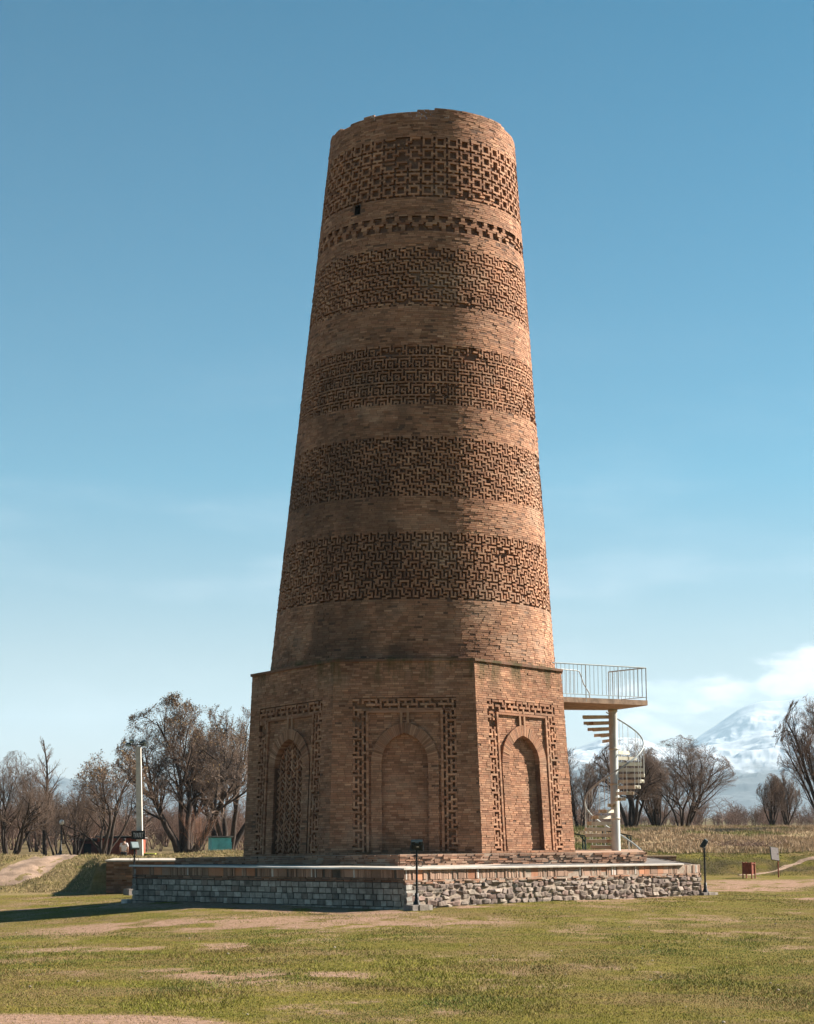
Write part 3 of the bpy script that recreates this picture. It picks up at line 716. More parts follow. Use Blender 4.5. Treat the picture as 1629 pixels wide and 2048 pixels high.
def make_platform():
    rng = np.random.default_rng(11)
    C0, L0, R0 = at(812, 1826, 45.2), at(265, 1812, 51.0), at(1402, 1797, 54.5)
    C1, L1, R1 = at(808, 1739, 45.2), at(265, 1733, 51.0), at(1402, 1729, 54.5)
    B1 = np.array([8.8, 63.0, L1[2] - .02]); B0 = np.array([8.8, 63.0, L0[2]])
    root = empty('stone_platform', (C0[0], C0[1], C0[2]), 'wide low stone platform with brick rim under the tower', 'platform')
    fl, fr = Face(L0, C0, C1, L1), Face(C0, R0, R1, C1)
    fb1, fb2 = Face(R0, B0, B1, R1), Face(B0, L0, L1, B1)
    core = MB()
    ins = lambda p: p + (np.array([(C0 + R0 + L0 + B0)[0] / 4, (C0 + R0 + L0 + B0)[1] / 4, p[2]]) - p) * 0.0035
    q = [ins(p) for p in (C0, R0, B0, L0)]; t = [ins(p) for p in (C1, R1, B1, L1)]
    for a in range(4): core.quads([[q[a], q[(a + 1) % 4], t[(a + 1) % 4], t[a]]], (.27, .215, .17) if a == 0 else (.085, .075, .065))
    part(core, 'mortar_core', M_STONE, root)
    # left wall: squared pale blocks under brick
    lw = MB(); H = fl.h; s = 0.70 * H
    rows = [(j * s / 5, (j + 1) * s / 5) for j in range(5)]
    masonry_rows(lw, fl, rows, rng, lambda r: np.array([.31, .28, .24]) * r.uniform(.5, 1.3) if r.random() > .12 else np.array([.30, .24, .2]) * r.uniform(.6, 1), .16, .30, gap=.028, jit=.008)
    part(lw, 'squared_block_wall', M_STONE, root)
    lb = MB(); masonry_rows(lb, fl, [(s, s + .05), (s + .05, s + .10)], rng, lambda r: bcol(r, 1, 'old')[0] * .7, .2, .3)
    soldier(lb, fl, s + .10, H - .012, rng); part(lb, 'brick_rim', M_OLDBRICK, root)
    rw = MB(); H = fr.h; s = 0.66 * H
    for j in range(5):
        l_ = (.16, .30, .20, .34, .22)[j]; emit(rw, fr, [(-fr.wb / 2, -fr.wb / 2 + l_, j * s / 5, (j + 1) * s / 5 - .02, .045, -.15)], np.array([.30, .28, .25]) * rng.uniform(.7, 1.1))
    rubble(rw, fr, 0.0, s, rng, 5); part(rw, 'rubble_wall', M_STONE, root)
    rb = MB(); masonry_rows(rb, fr, [(s - .01, s + .045), (s + .045, s + .095)], rng, lambda r: bcol(r, 1, 'old')[0], .14, .3, jit=.02)
    soldier(rb, fr, s + .10, H - .012, rng); part(rb, 'brick_rim', M_OLDBRICK, root)
    bw = MB()
    for f in (fb1, fb2): masonry_rows(bw, f, [(j * .13, (j + 1) * .13) for j in range(int(f.h / .13))], rng, lambda r: np.array([.32, .28, .25]) * r.uniform(.6, 1.1), .2, .4, gap=.02)
    part(bw, 'back_wall', M_STONE, root)
    # paving: pale concrete, with grey felt laid over the right part
    def slab(pts, z, th, jag=None):
        m = MB(); p = [np.asarray(a, float) for a in pts]; m.boxes([[p[0] + (0, 0, z), p[1] + (0, 0, z), p[2] + (0, 0, z), p[3] + (0, 0, z)] + [a + (0, 0, z - th) for a in p]][::1], back=True)
        return m
    up = lambda a: a
    dl, dr = (L1 - C1), (R1 - C1)
    P = lambda a, b: C1 + dl * a + dr * b
    pav = MB()
    c_ = [P(-.008, -.006), P(-.008, .925), B1 + (-.6, -.4, 0), P(1.006, -.006)]
    th_ = [p + (0, 0, -.015) for p in c_]; c_ = [p + (0, 0, .025) for p in c_]
    pav.boxes([c_ + th_], back=True); part(pav, 'concrete_paving', M_CONC, root)
    ft = MB(); c_ = [P(-.004, .24), P(-.004, .92), P(.97, .92), P(.97, .24 - .1)]
    c_[0] = P(-.004, .22); c_[3] = P(.30, .10); 
    c_ = [P(-.004, .25), P(-.004, .92), B1 + (-.7, -.5, 0), P(.98, .05)]
    ft.boxes([[p + (0, 0, .034) for p in c_] + [p + (0, 0, .026) for p in c_]], back=True); part(ft, 'roofing_felt', M_FELT, root)
    def flash(A, B_, n, seed, nrm):
        m = MB(); t = np.linspace(0, 1, n); base = A[None] * (1 - t[:, None]) + B_[None] * t[:, None]
        wob = (vn(t * n * .16, 0 * t, seed) - .5) * .03 + (vn(t * n * .5, 0 * t, seed + 1) - .5) * .012
        top = base + np.array([0, 0, .040]) - nrm * .05; out = base + nrm * (.03 + wob[:, None] * .3) + np.stack([0 * t, 0 * t, .036 + wob * .5], -1)
        bot = out + np.stack([0 * t, 0 * t, -.034 - np.abs(wob) * .9], -1) + nrm * .004
        inn = bot - nrm * .012
        V = np.concatenate([top, out, bot, inn]); i = np.arange(n - 1)
        q_ = np.concatenate([np.stack([i + a * n, i + a * n + n, i + a * n + n + 1, i + a * n + 1], -1) for a in range(3)])
        m.idx(V, quads=q_, smooth=False); return m
    part(flash(P(-.004, .0), P(-.004, .925), 140, 4, fr.n), 'metal_flashing', M_FLASH, root)
    part(flash(P(1.0, -.006), P(.0, -.006), 90, 9, fl.n), 'metal_flashing', M_FLASH, root)
    blk = MB(); bp = at(256, 1806, 51.2); blk.box(bp, (.24, .3, .2), (.36, .35, .34), rz=R(-36)); part(blk, 'corner_block', M_STONE, root)
    return root, (C1, L1, R1)
PLAT, PC = make_platform()

def make_step():
    rng = np.random.default_rng(21)
    C1, L1, R1 = at(800, 1709, 48.2), at(350, 1716, 53.2), at(1295, 1704, 53.8)
    C0, L0, R0 = at(800, 1732, 48.2), at(350, 1732, 53.2), at(1295, 1727, 53.8)
    root = empty('brick_step', C0, 'low step of rough old bricks around the foot of the tower', 'step')
    B1 = np.array([8.0, 60.8, R1[2] - .03]); B0 = np.array([8.0, 60.8, R0[2]])
    fl, fr = Face(L0, C0, C1, L1), Face(C0, R0, R1, C1)
    core = MB(); cen = (L1 + R1) / 2
    ins = lambda p: p + (np.array([cen[0], cen[1], p[2]]) - p) * .006
    q = [ins(p) for p in (C0, R0, B0, L0)]; t = [ins(p) for p in (C1, R1, B1, L1)]
    for a in range(4): core.quads([[q[a], q[(a + 1) % 4], t[(a + 1) % 4], t[a]]], (.33, .25, .19))
    core.quads([[p - (0, 0, .012) for p in t]], (.30, .19, .13))
    part(core, 'step_core', M_OLDBRICK, root)
    for f in (fl, fr):
        m = MB(); n = 5; masonry_rows(m, f, [(j * f.h / n, (j + 1) * f.h / n) for j in range(n)], rng, lambda r: bcol(r, 1, 'old')[0] * r.uniform(.8, 1.2), .12, .34, gap=.014, jit=.02, back=-.3)
        part(m, 'brick_facing', M_OLDBRICK, root)
make_step()

def make_side_wall():
    rng = np.random.default_rng(31)
    A0, B0 = at(212, 1786, 66), at(420, 1786, 66.3); A1, B1 = at(213, 1724, 66), at(420, 1724, 66.3)
    root = empty('retaining_wall', A0, 'dark brick retaining wall with a pale slab on top, left of the platform', 'wall')
    f = Face(A0, B0, B1, A1); m = MB(); n = int(f.h / .075)
    masonry_rows(m, f, [(j * f.h / n, (j + 1) * f.h / n) for j in range(n)], rng, lambda r: bcol(r, 1, 'old')[0] * r.uniform(.5, 1.0), .16, .32, gap=.014, jit=.012, back=-.4)
    m.quads([[A0 + (.01, .02, 0), A1 + (.01, .02, 0), A1 + (.01, 1.8, 0), A0 + (.01, 1.8, 0)]], (.2, .13, .1))
    m.quads([[A0 + (0, .02, 0), B0 + (0, .02, 0), B1 + (0, .02, 0), A1 + (0, .02, 0)]], (.2, .15, .12))
    part(m, 'brick_facing', M_OLDBRICK, root)
    t = MB(); p = [A1 + (-.05, -.06, 0), B1 + (0, -.06, 0), B1 + (0, 2.0, .03), A1 + (-.05, 2.0, .03)]
    t.boxes([[a + (0, 0, .06) for a in p] + [a for a in p]], back=True); part(t, 'coping_slab', M_CONC, root)
    g = MB(); g.box(at(235, 1784, 65.2) + (0, 0, -.03), (2.6, 1.2, .10)); 
    # low brown wall on the right, behind the platform
    A0, B0 = at(1240, 1732, 72), at(1353, 1730, 73); A1, B1 = at(1240, 1714, 72), at(1353, 1714, 73)
    r2 = empty('low_brick_wall', A0, 'low brown brick wall behind the right end of the platform', 'wall')
    f = Face(A0, B0, B1, A1); m = MB(); n = max(3, int(f.h / .08))
    masonry_rows(m, f, [(j * f.h / n, (j + 1) * f.h / n) for j in range(n)], rng, lambda r: np.array([.22, .13, .09]) * r.uniform(.6, 1.1), .2, .3, gap=.012, back=-.4)
    m.quads([[A1, B1, B1 + (0, .4, 0), A1 + (0, .4, 0)], [B0, B0 + (0, .4, 0), B1 + (0, .4, 0), B1]], (.24, .16, .11))
    part(m, 'brick_facing', M_OLDBRICK, r2)
    c = MB(); c.boxes([[A1 + (0, -.03, .04), B1 + (.03, -.03, .04), B1 + (.03, .43, .04), A1 + (0, .43, .04), A1 + (0, -.03, .004), B1 + (.03, -.03, .004), B1 + (.03, .43, .004), A1 + (0, .43, .004)]], (.26, .18, .12), back=True); part(c, 'coping', M_OLDBRICK, r2)
make_side_wall()

# ------------------------------------------------------------------ spiral stair
def make_stair():
    base = at(1233, 1703.5, 57.0); topz = at(1226, 1419, 57.0)[2]
    cx, cy, z0 = base; Hh = topz - z0
    root = empty('spiral_staircase', base, 'rusty white spiral staircase with landing at the right of the tower', 'staircase')
    lean = np.array([at(1226, 1419, 57.0)[0] - cx, 0, 0])
    ax = lambda z: np.array([cx, cy, 0]) + lean * ((z - z0) / Hh) + np.array([0, 0, z])
    m = MB(); m.tube([ax(z0 - .12), ax(z0 + Hh * .45), ax(z0 + Hh * .45 + .01), ax(topz + .01)], [.145, .145, .138, .138], 20); part(m, 'central_post', M_PAINT, root)
    for zz in (z0 + Hh * .23, z0 + Hh * .47, z0 + Hh * .72, topz - .05):
        cl = MB(); cl.tube([ax(zz - .03), ax(zz - .029), ax(zz + .029), ax(zz + .03)], [.14, .158, .158, .14], 20); part(cl, 'collar', M_TREAD, root)
    nst = 23; Rr = .98; q = .94                        # radius; rise per quarter turn
    a_of = lambda z: -math.pi + (z - topz) / q * (math.pi / 2) + 0.12          # angle (0 = +x, counter-clockwise going up); landing at -x
    # going up: W(-pi) S(-pi/2) E(0) N(pi/2) W(pi)
    rise = Hh / (nst + 1)
    for i in range(nst):
        z = z0 + rise * (i + 1); a = a_of(z); da = R(11.5)
        t = MB(); c = ax(z); 
        def pt(r, an, dz): return c + np.array([r * math.cos(an), r * math.sin(an), dz])
        for (d0, d1, za, zb_) in ((-da, da, -.022, 0.0), (-da, -da + .05, -.11, -.022), (da - .05, da, -.10, -.022), (-.03, .03, -.07, -.022)):
            b = [pt(.13, a + d0, za), pt(Rr, a + d0 * .75, za), pt(Rr, a + d1 * .75, za), pt(.13, a + d1, za)]
            u = [p + (0, 0, zb_ - za) for p in b]
            t.boxes([[u[0], u[1], u[2], u[3], b[0], b[1], b[2], b[3]]], back=True)
        part(t, 'tread', M_TREAD, root)
        for k in (0, 1):
            an = a + (-da * .6 if k == 0 else da * .35); zz = z + (0 if k == 0 else rise * .5)
            zr = z + .92 + (an - a) / (math.pi / 2) * q
            if zr > topz - .02: continue
            if k == 1 and i % 2 == 1: continue
            b = MB(); c2 = ax(z); b.tube([c2 + np.array([(Rr - .015) * math.cos(an), (Rr - .015) * math.sin(an), -.07]), c2 + np.array([(Rr - .015) * math.cos(an), (Rr - .015) * math.sin(an), zr - z])], .009, 5)
            part(b, 'baluster', M_PAINT, root)
    pts = []
    for z in np.arange(z0 + .02, topz - .02, .04):
        zt = z - .92; a = a_of(zt); c = ax(z); pts.append(c + np.array([(Rr - .015) * math.cos(a), (Rr - .015) * math.sin(a), 0]))
    h = MB(); h.tube(pts, .028, 8); part(h, 'handrail', M_RAIL, root)
    for kk in (2, 8, 14, 20):
        p = pts[kk]; b = MB(); b.tube([p, np.array([p[0], p[1], z0 - .01])], .012, 6); part(b, 'baluster', M_PAINT, root)
    # landing slab
    A, B_ = at(1124, 1383, 53.3), at(1296, 1403, 55.0); Cc = np.array([at(1229, 1418, 57.5)[0] - .02, 57.6, 0]); D = np.array([3.2, 57.2, 0])
    zs = topz + .16
    ring_ = [np.array([p[0], p[1], zs]) for p in (A, B_, B_ + np.array([-.02, .25, 0]), Cc, D, np.array([4.2, 53.6, 0]))]
    s = MB(); n = len(ring_); V = ring_ + [p - (0, 0, .155) for p in ring_]
    s.idx(V, quads=[(i, n + i, n + (i + 1) % n, (i + 1) % n) for i in range(n)], tris=[(0, i, i + 1) for i in range(1, n - 1)] + [(n, n + i + 1, n + i) for i in range(1, n - 1)])
    sl = part(s, 'landing_slab', M_SLAB, root)
    # railing round the landing
    def run(P0, P1, nb, hgt=1.02, post=True, foot=.1):
        r = MB(); P0 = np.array([*P0[:2], zs]); P1 = np.array([*P1[:2], zs])
        r.tube([P0 + (0, 0, hgt), P1 + (0, 0, hgt)], .021, 6); part(r, 'top_rail', M_RAIL, root)
        r = MB(); r.tube([P0 + (0, 0, foot), P1 + (0, 0, foot)], .012, 6); part(r, 'bottom_rail', M_RAIL, root)
        for i in range(1, nb):
            p = lerp(P0, P1, i / nb); b = MB(); heavy = (i % 8 == 0)
            b.tube([p + (0, 0, -.12 if heavy else foot), p + (0, 0, hgt)], .017 if heavy else .009, 5); part(b, 'railing_post' if heavy else 'railing_bar', M_RAIL, root)
    Ae = lerp(A, B_, -.10)
    run(Ae, B_ + np.array([-.03, .02, 0]), 23)
    run(B_ + np.array([-.03, .02, 0]), np.array([at(1217, 1300, 56.6)[0], 56.6, 0]), 9)
    for p in (B_ + np.array([-.03, .02, 0]), np.array([at(1217, 1300, 56.6)[0], 56.6, 0])):
        b = MB(); b.tube([np.array([p[0], p[1], zs - .02]), np.array([p[0], p[1], zs + 1.03])], .019, 6); part(b, 'railing_post', M_RAIL, root)
    # curved rail at the stairhead
    g = [at(1104, 1337, 56.2), at(1153, 1341, 57.2), at(1159, 1343, 57.3), at(1162, 1350, 57.35), at(1168, 1368, 57.4), at(1179, 1386, 57.5), at(1181, 1400, 57.5)]
    r = MB(); r.tube(g, .02, 6); part(r, 'top_rail', M_RAIL, root)
    for i in range(6):
        p = lerp(g[0], g[1], (i + .6) / 6); b = MB(); b.tube([p, np.array([p[0], p[1], zs])], .010, 5); part(b, 'railing_bar', M_RAIL, root)
make_stair()

# ------------------------------------------------------------------ floodlights on posts
def make_lamp(px, pybase, Y, Hh, yaw, label, first=None):
    gz = at(px, pybase, Y); gz[2] -= 0
    if first is not None:
        c = first.copy(); COL.objects.link(c); c.location = tuple(gz); c['label'] = label
        for ch in first.children:
            d = ch.copy(); COL.objects.link(d); d.parent = c
            if ch.name.startswith('floodlight'): d.rotation_euler[2] = yaw - first['yaw']
            for gch in ch.children:
                e = gch.copy(); COL.objects.link(e); e.parent = d
        return c
    root = empty('floodlight_post', (0, 0, 0), label, 'floodlight', 'floodlights on short black posts'); root['yaw'] = yaw
    b = MB(); b.box((0.07, 0.04, .03), (.30, .36, .22), (.22, .185, .155), rz=R(42)); b.box((-.13, -.12, .03), (.24, .35, .21), (.19, .165, .15), rz=R(42)); b.box((.24, .19, .025), (.13, .34, .20), (.27, .235, .2), rz=R(42)); part(b, 'base_block', M_STONE, root)
    f = MB(); f.tube([(0, 0, .135), (0, 0, .15), (0, 0, .25), (0, 0, .27), (0, 0, .42), (0, 0, .425)], [.10, .095, .055, .05, .05, .032], 12); part(f, 'foot', M_BLACK, root)
    p = MB(); p.tube([(0, 0, .40), (0, 0, 1.48)], [.030, .028], 10); part(p, 'pole', M_BLACK, root)
    for sg in (-1, 1):
        s_ = MB(); t = np.linspace(0, 1, 26)
        ang = 2.2 - t * 6.2; rr = .085 - .05 * t
        pts = [(sg * .03, 0, 1.36), (sg * .06, 0, 1.30)] + [(sg * (.085 + r_ * math.cos(a)), 0, 1.13 + r_ * math.sin(a)) for a, r_ in zip(ang, rr)]
        s_.tube(pts, .007, 5); part(s_, 'scroll', M_BLACK, root)
    h = MB(); tilt = R(-38)
    def bx(c, sz): h.box((0, 0, 0), (1, 1, 1)) if False else None
    hd = MB()
    ca, sa = math.cos(R(35)), math.sin(R(35))
    def rot(p):                            # tilt the head back so its glass looks up at the tower (+y)
        x, y, z = p; return np.array([x, y * ca - z * sa, y * sa + z * ca])
    def tilted(c, sz):
        x, y, z = np.array(sz) / 2
        P = [(-x, -y, -z), (x, -y, -z), (x, -y, z), (-x, -y, z), (-x, y, -z), (x, y, -z), (x, y, z), (-x, y, z)]
        return [rot(np.array(q) + np.array(c)) for q in P]
    hd.boxes([tilted((0, 0, 0), (.29, .07, .27)), tilted((0, -.055, .0), (.17, .06, .13)), tilted((0, .045, 0), (.30, .02, .28)), tilted((0, -.05, .10), (.10, .05, .05))] + [tilted((x, -.05, -.02), (.008, .05, .2)) for x in (-.13, -.11, .11, .13)], back=True)
    hd.tube([(-.165, 0, -.12), (-.165, 0, .0)], .012, 6); hd.tube([(.165, 0, -.12), (.165, 0, .0)], .012, 6); hd.tube([(-.165, 0, -.12), (.165, 0, -.12)], .012, 6)
    ho = hd.build('floodlight_head', M_HEAD, root); ho.location = (0, 0, 1.60)
    gl = MB(); gl.boxes([tilted((0, .06, 0), (.25, .006, .23))], back=True); go = gl.build('lamp_glass', M_GLASSY, ho)
    lb = MB(); lb.boxes([tilted((0.02, -.09, .02), (.06, .006, .022))], back=True); lb.build('rating_plate', M_FLASH, ho)
    root.location = tuple(gz); ho.rotation_euler = (0, 0, yaw)
    return root
LAMP1 = make_lamp(834, 1821, 44.95, 1.78, R(4), 'black floodlight post at the near corner of the stone platform')
make_lamp(1412, 1794, 54.7, 1.78, R(78), 'black floodlight post at the far right end of the stone platform', LAMP1)
make_lamp(267, 1786, 62, 1.78, R(215), 'black floodlight post in front of the tall pale light mast', LAMP1)

# ------------------------------------------------------------------ trees
def gen_tree(rng, style):
    """branch polylines (pts, radii, level), shaped by a dome"""
    out = []
    P = dict(willow=dict(stems=(8, 10), tilt=(.08, .62), L0=5.2, lv=[(8, .50, 26), (7, .55, 30), (7, .60, 34), (4, .65, 34)], up=.05, r0=.125, wig=.09),
             orchard=dict(stems=(4, 6), tilt=(.15, .95), L0=3.8, lv=[(9, .60, 40), (7, .58, 42), (6, .55, 44), (3, .6, 40)], up=.07, r0=.15, wig=.15),
             poplar=dict(stems=(1, 1), tilt=(.03, .03), L0=9.0, lv=[(26, .22, 30), (6, .5, 28), (4, .55, 28)], up=.12, r0=.14, wig=.04),
             spread=dict(stems=(5, 7), tilt=(.10, .80), L0=4.6, lv=[(10, .55, 36), (8, .55, 40), (7, .58, 42), (4, .6, 40)], up=.06, r0=.20, wig=.13),
             bush=dict(stems=(14, 18), tilt=(.1, .7), L0=2.0, lv=[(6, .5, 26), (5, .5, 30)], up=.05, r0=.035, wig=.12))[style]
    st = []
    ns = rng.integers(P['stems'][0], P['stems'][1] + 1)
    for i in range(ns):
        az = 2 * np.pi * (i + rng.random() * .5) / ns * (1 if i % 2 else 1); tl = P['tilt'][0] + (P['tilt'][1] - P['tilt'][0]) * ((i * 0.618 + rng.random() * .25) % 1.0)
        d = np.array([math.cos(az) * math.sin(tl), math.sin(az) * math.sin(tl), math.cos(tl)])
        st.append((np.array([math.cos(az) * .10 * (ns > 1), math.sin(az) * .10 * (ns > 1), 0]), d, P['L0'] * rng.uniform(.8, 1.1), P['r0'] * (1 if ns == 1 else rng.uniform(.55, 1)), 0))
    while st:
        p, d, L_, r, lv = st.pop()
        n = (9, 6, 5, 4, 3)[lv]
        pts = [p]; rad = [r]; dirs = [d]
        for i in range(n):
            d = d + rng.normal(0, P['wig'], 3) + np.array([0, 0, P['up']]); d /= np.linalg.norm(d)
            p = p + d * L_ / n; pts.append(p); dirs.append(d); rad.append(max(r * (1 - .80 * (i + 1) / n), .004))
        out.append((np.array(pts), np.array(rad), lv))
        if lv < len(P['lv']):
            nc, rat, ang = P['lv'][lv]
            lo = (.36 if style in ('orchard', 'spread') else .22) if lv == 0 else .12
            for j in range(nc):
                t = lo + (.97 - lo) * (j + rng.random()) / nc
                k = t * n; i0 = int(k); f = k - i0; q = pts[i0] * (1 - f) + pts[min(i0 + 1, n)] * f
                dd = dirs[min(i0 + 1, n)]; an = R(ang * rng.uniform(.6, 1.3)); az = rng.random() * 2 * np.pi
                a = np.cross(dd, [0.3, .2, .93]); a /= np.linalg.norm(a) + 1e-9; b = np.cross(dd, a)
                nd = dd * math.cos(an) + (a * math.cos(az) + b * math.sin(az)) * math.sin(an)
                ll = L_ * rat * rng.uniform(.7, 1.15) * ((1.15 - .55 * t) if style != 'poplar' or lv else (1.25 - t))
                st.append((q, nd, ll, max(rad[i0] * .55, .005), lv + 1))
    allp = np.concatenate([b[0] for b in out])
    x0, x1 = np.percentile(allp[:, 0], [2, 98]); y0, y1 = np.percentile(allp[:, 1], [2, 98]); H = np.percentile(allp[:, 2], 98.5)
    wx = max(abs(x0), abs(x1)); wy = max(abs(y0), abs(y1))
    res = []
    for p, r, lv in out:                   # unit tree: half width 1, height 1
        q = p.copy(); k = np.clip(p[:, 2] / H * 1.3, 0, 1)
        q[:, 0] = (p[:, 0] - (x0 + x1) / 2 * k) / ((x1 - x0) / 2); q[:, 1] = (p[:, 1] - (y0 + y1) / 2 * k) / ((y1 - y0) / 2); q[:, 2] = p[:, 2] / H
        if style in ('willow', 'orchard', 'spread'):
            c = .40; rho = np.sqrt(q[:, 0] ** 2 + q[:, 1] ** 2 + ((q[:, 2] - c) / (1 - c)) ** 2)
            lump = 1.0 + .10 * (vn(np.arctan2(q[:, 1], q[:, 0]) * 2.2 + 9, q[:, 2] * 5, int(ns) + 3) - .5)
            kk = np.where(rho > lump, (lump + (rho - lump) * .22) / np.maximum(rho, 1e-6), 1.0); up = q[:, 2] > .12
            q[:, 0] *= np.where(up, kk, 1); q[:, 1] *= np.where(up, kk, 1); q[:, 2] = np.where(up, c + (q[:, 2] - c) * kk, q[:, 2])
        res.append((q, r, lv))
    return res
M_BARK = mat_simple('bark', (0.042, 0.031, 0.025), 0.95, var=0.3, scale=5, bump=0.01)
M_TWIG = mat_simple('brown_twigs', (0.145, 0.103, 0.08), 0.9, var=0.25, scale=2, bump=0)
M_TWIGR = mat_simple('pale_brown_twigs', (0.17, 0.11, 0.08), 0.9, var=0.25, scale=2, bump=0)
M_LEAF = mat_simple('withered_leaves', (0.16, 0.09, 0.045), 0.8, var=0.4, scale=1.2, bump=0, attr=True)
M_REDTWIG = mat_simple('reddish_shoots', (0.24, 0.12, 0.075), 0.8, var=0.25, scale=2, bump=0)

def tree(px, pbase, Y, W, Hh, style, seed, label, group=None, leaves=0, tw=None, name='bare_tree', cat='tree', lev=None, tws=1.0, az=0, leafr=(.5, 1.0)):
    rng = np.random.default_rng(seed); br = gen_tree(rng, style)
    loc = at(px, pbase, Y); loc[2] -= 0.08
    S3 = np.array([W / 2, W / 2, Hh]); rs = Hh / 7.0
    root = empty(name, loc, label, cat, group)
    tm, cm = MB(), MB()
    byn = {}
    for p, r, lv in br: byn.setdefault((lv, len(p)), []).append((p, r))
    for (lv, n), L_ in byn.items():
        Pp = np.stack([a for a, _ in L_]) * S3
        Rr = np.maximum(np.stack([b for _, b in L_]) * rs, (.012, .010, .0075, .0055, .0045)[lv] * .62 * tws * Y / 120 * min(1.0, Hh / 6.0))
        (tm if lv == 0 or (lv == 1 and style not in ('poplar', 'bush')) else cm).tubes(Pp, Rr, (7, 5, 4, 3, 3)[lv])
    tm.build('trunk', M_BARK, root)
    co = cm.build('crown', tw or M_TWIG, root)
    if leaves:
        mxl = max(b[2] for b in br); tips = np.concatenate([b[0][1:] for b in br if b[2] >= mxl - 1]) * S3
        wgt = sm(tips[:, 2] / Hh, *leafr) + .10; clump = sm(fbm(tips[:, 0] * .9 + tips[:, 1] * .35, tips[:, 2] * .9, seed), .35, .62); wgt = wgt * (clump + .4)
        idx = rng.choice(len(tips), leaves, p=wgt / wgt.sum())
        c = tips[idx] + rng.normal(0, .10, (leaves, 3)); a = rng.normal(0, 1, (leaves, 3)); a /= np.linalg.norm(a, axis=1, keepdims=True); b = np.cross(a, rng.normal(0, 1, (leaves, 3))); b /= np.linalg.norm(b, axis=1, keepdims=True)
        s_ = rng.uniform(.035, .075, (leaves, 1)); q = np.stack([c - a * s_, c + b * s_ * .55, c + a * s_, c - b * s_ * .55], 1)
        lm = MB(); lm.quads(q, np.array([.17, .105, .058]) * rng.uniform(.45, 1.3, (leaves, 1)) + rng.random((leaves, 1)) ** 6 * np.array([.08, .06, .0]))
        lm.build('leaves', M_LEAF, co)
    return root
GL, GR = 'bare trees beyond the lawn on the left', 'bare trees beyond the lawn on the right'
tree(372, 1722, 124, 10.6, 11.4, 'spread', 5, 'biggest brown leafed tree, right beside the tower\'s left edge', GL, leaves=11000, name='leafy_tree')
tree(455, 1720, 128, 7.2, 11.2, 'spread', 14, 'tall brown leafed tree rising behind the turquoise hut', GL, leaves=6500, name='leafy_tree')
tree(204, 1722, 115, 6.6, 7.2, 'orchard', 8, 'brown leafed tree with leaning trunk before the red shed', GL, leaves=3800, name='leafy_tree')
tree(150, 1722, 119, 3.6, 5.4, 'orchard', 41, 'small dark bare tree before the dark end of the red shed', GL)
tree(22, 1728, 100, 4.6, 6.3, 'orchard', 17, 'open bare tree by the path at the left edge', GL)
tree(92, 1722, 118, 2.0, 8.1, 'poplar', 23, 'tall narrow bare poplar near the black street lamp', GL)
tree(66, 1716, 150, 4.6, 7.0, 'orchard', 51, 'thin bare tree between the edge tree and the poplar', GL)
tree(112, 1716, 128, 3.0, 4.4, 'orchard', 57, 'small bare tree just left of the street lamp', GL)
tree(395, 1712, 80, 1.5, 2.3, 'bush', 61, 'reddish leafless shrub in front of the big brown leafed tree', name='bare_shrub', cat='shrub', tw=M_REDTWIG)
tree(1368, 1662, 128, 7.9, 6.8, 'willow', 74, 'round many stemmed bare tree right of the spiral staircase', GR)
tree(1262, 1668, 124, 5.6, 6.7, 'spread', 75, 'bare tree with a leaning trunk right behind the stair post', GR)
tree(1160, 1668, 132, 4.4, 6.4, 'willow', 79, 'bare tree standing between the tower and the stair', GR)
tree(1316, 1666, 136, 4.2, 6.3, 'willow', 83, 'slim bare tree between the stair and the round tree', GR)
tree(1546, 1653, 150, 2.5, 4.5, 'willow', 85, 'small fan shaped bare tree, left one of the distant pair', GR, tws=.6)
tree(1574, 1653, 152, 2.7, 4.8, 'willow', 86, 'small fan shaped bare tree, right one of the distant pair', GR, tws=.6)
tree(1655, 1664, 118, 6.0, 9.6, 'willow', 93, 'tall bare tree cut by the right edge of the picture', GR, tw=M_TWIGR, tws=.6)
tree(1512, 1656, 152, 1.3, 1.9, 'bush', 95, 'tiny bare sapling left of the distant tree pair', GR)

def woodland(name, x0, x1, y0, y1, n, hmin, hmax, seed, tw):
    rng = np.random.default_rng(seed); protos = [gen_tree(np.random.default_rng(seed + i), 'poplar' if i == 2 else 'willow') for i in range(3)]
    protos = [[b for b in p if b[2] < 3] for p in protos]
    mb = MB(); by = {}
    for i in range(n):
        Y = rng.uniform(y0, y1); x = rng.uniform(x0, x1) / FPX * Y; h = rng.uniform(hmin, hmax); p = protos[rng.integers(3)]
        s_ = h; a = rng.random() * 6.28; ca, sa = math.cos(a), math.sin(a); z = float(hgt(np.array([x]), np.array([Y]), False)[0])
        for pts, r, lv in p:
            if lv == 2 and rng.random() < .35: continue
            q = pts * s_ * np.array([.42, .42, 1]); q = np.stack([q[:, 0] * ca - q[:, 1] * sa + x, q[:, 0] * sa + q[:, 1] * ca + Y, q[:, 2] + z - .1], -1)
            by.setdefault(len(pts), []).append((q, np.maximum(r * s_ * .12, .009)))
    for L_ in by.values(): mb.tubes(np.stack([a for a, _ in L_]), np.stack([b for _, b in L_]), 3)
    o = mb.build(name, tw); tag(o, 'grey brown thicket of leafless trees massed beyond the meadow', 'woodland', kind='stuff'); return o
M_FAR1 = mat_simple('thicket_bark', (0.14, 0.09, 0.07), 0.95, var=0.2, scale=.3, bump=0)
w1 = woodland('woodland', -900, -310, 135, 250, 150, 2.4, 5.4, 201, M_FAR1); w1['label'] = 'grey brown thicket of leafless trees massed behind the left trees'
w2 = woodland('woodland', 320, 950, 200, 420, 170, 2.2, 4.6, 301, M_FAR1); w2['label'] = 'low purple brown thicket massed along the right horizon'

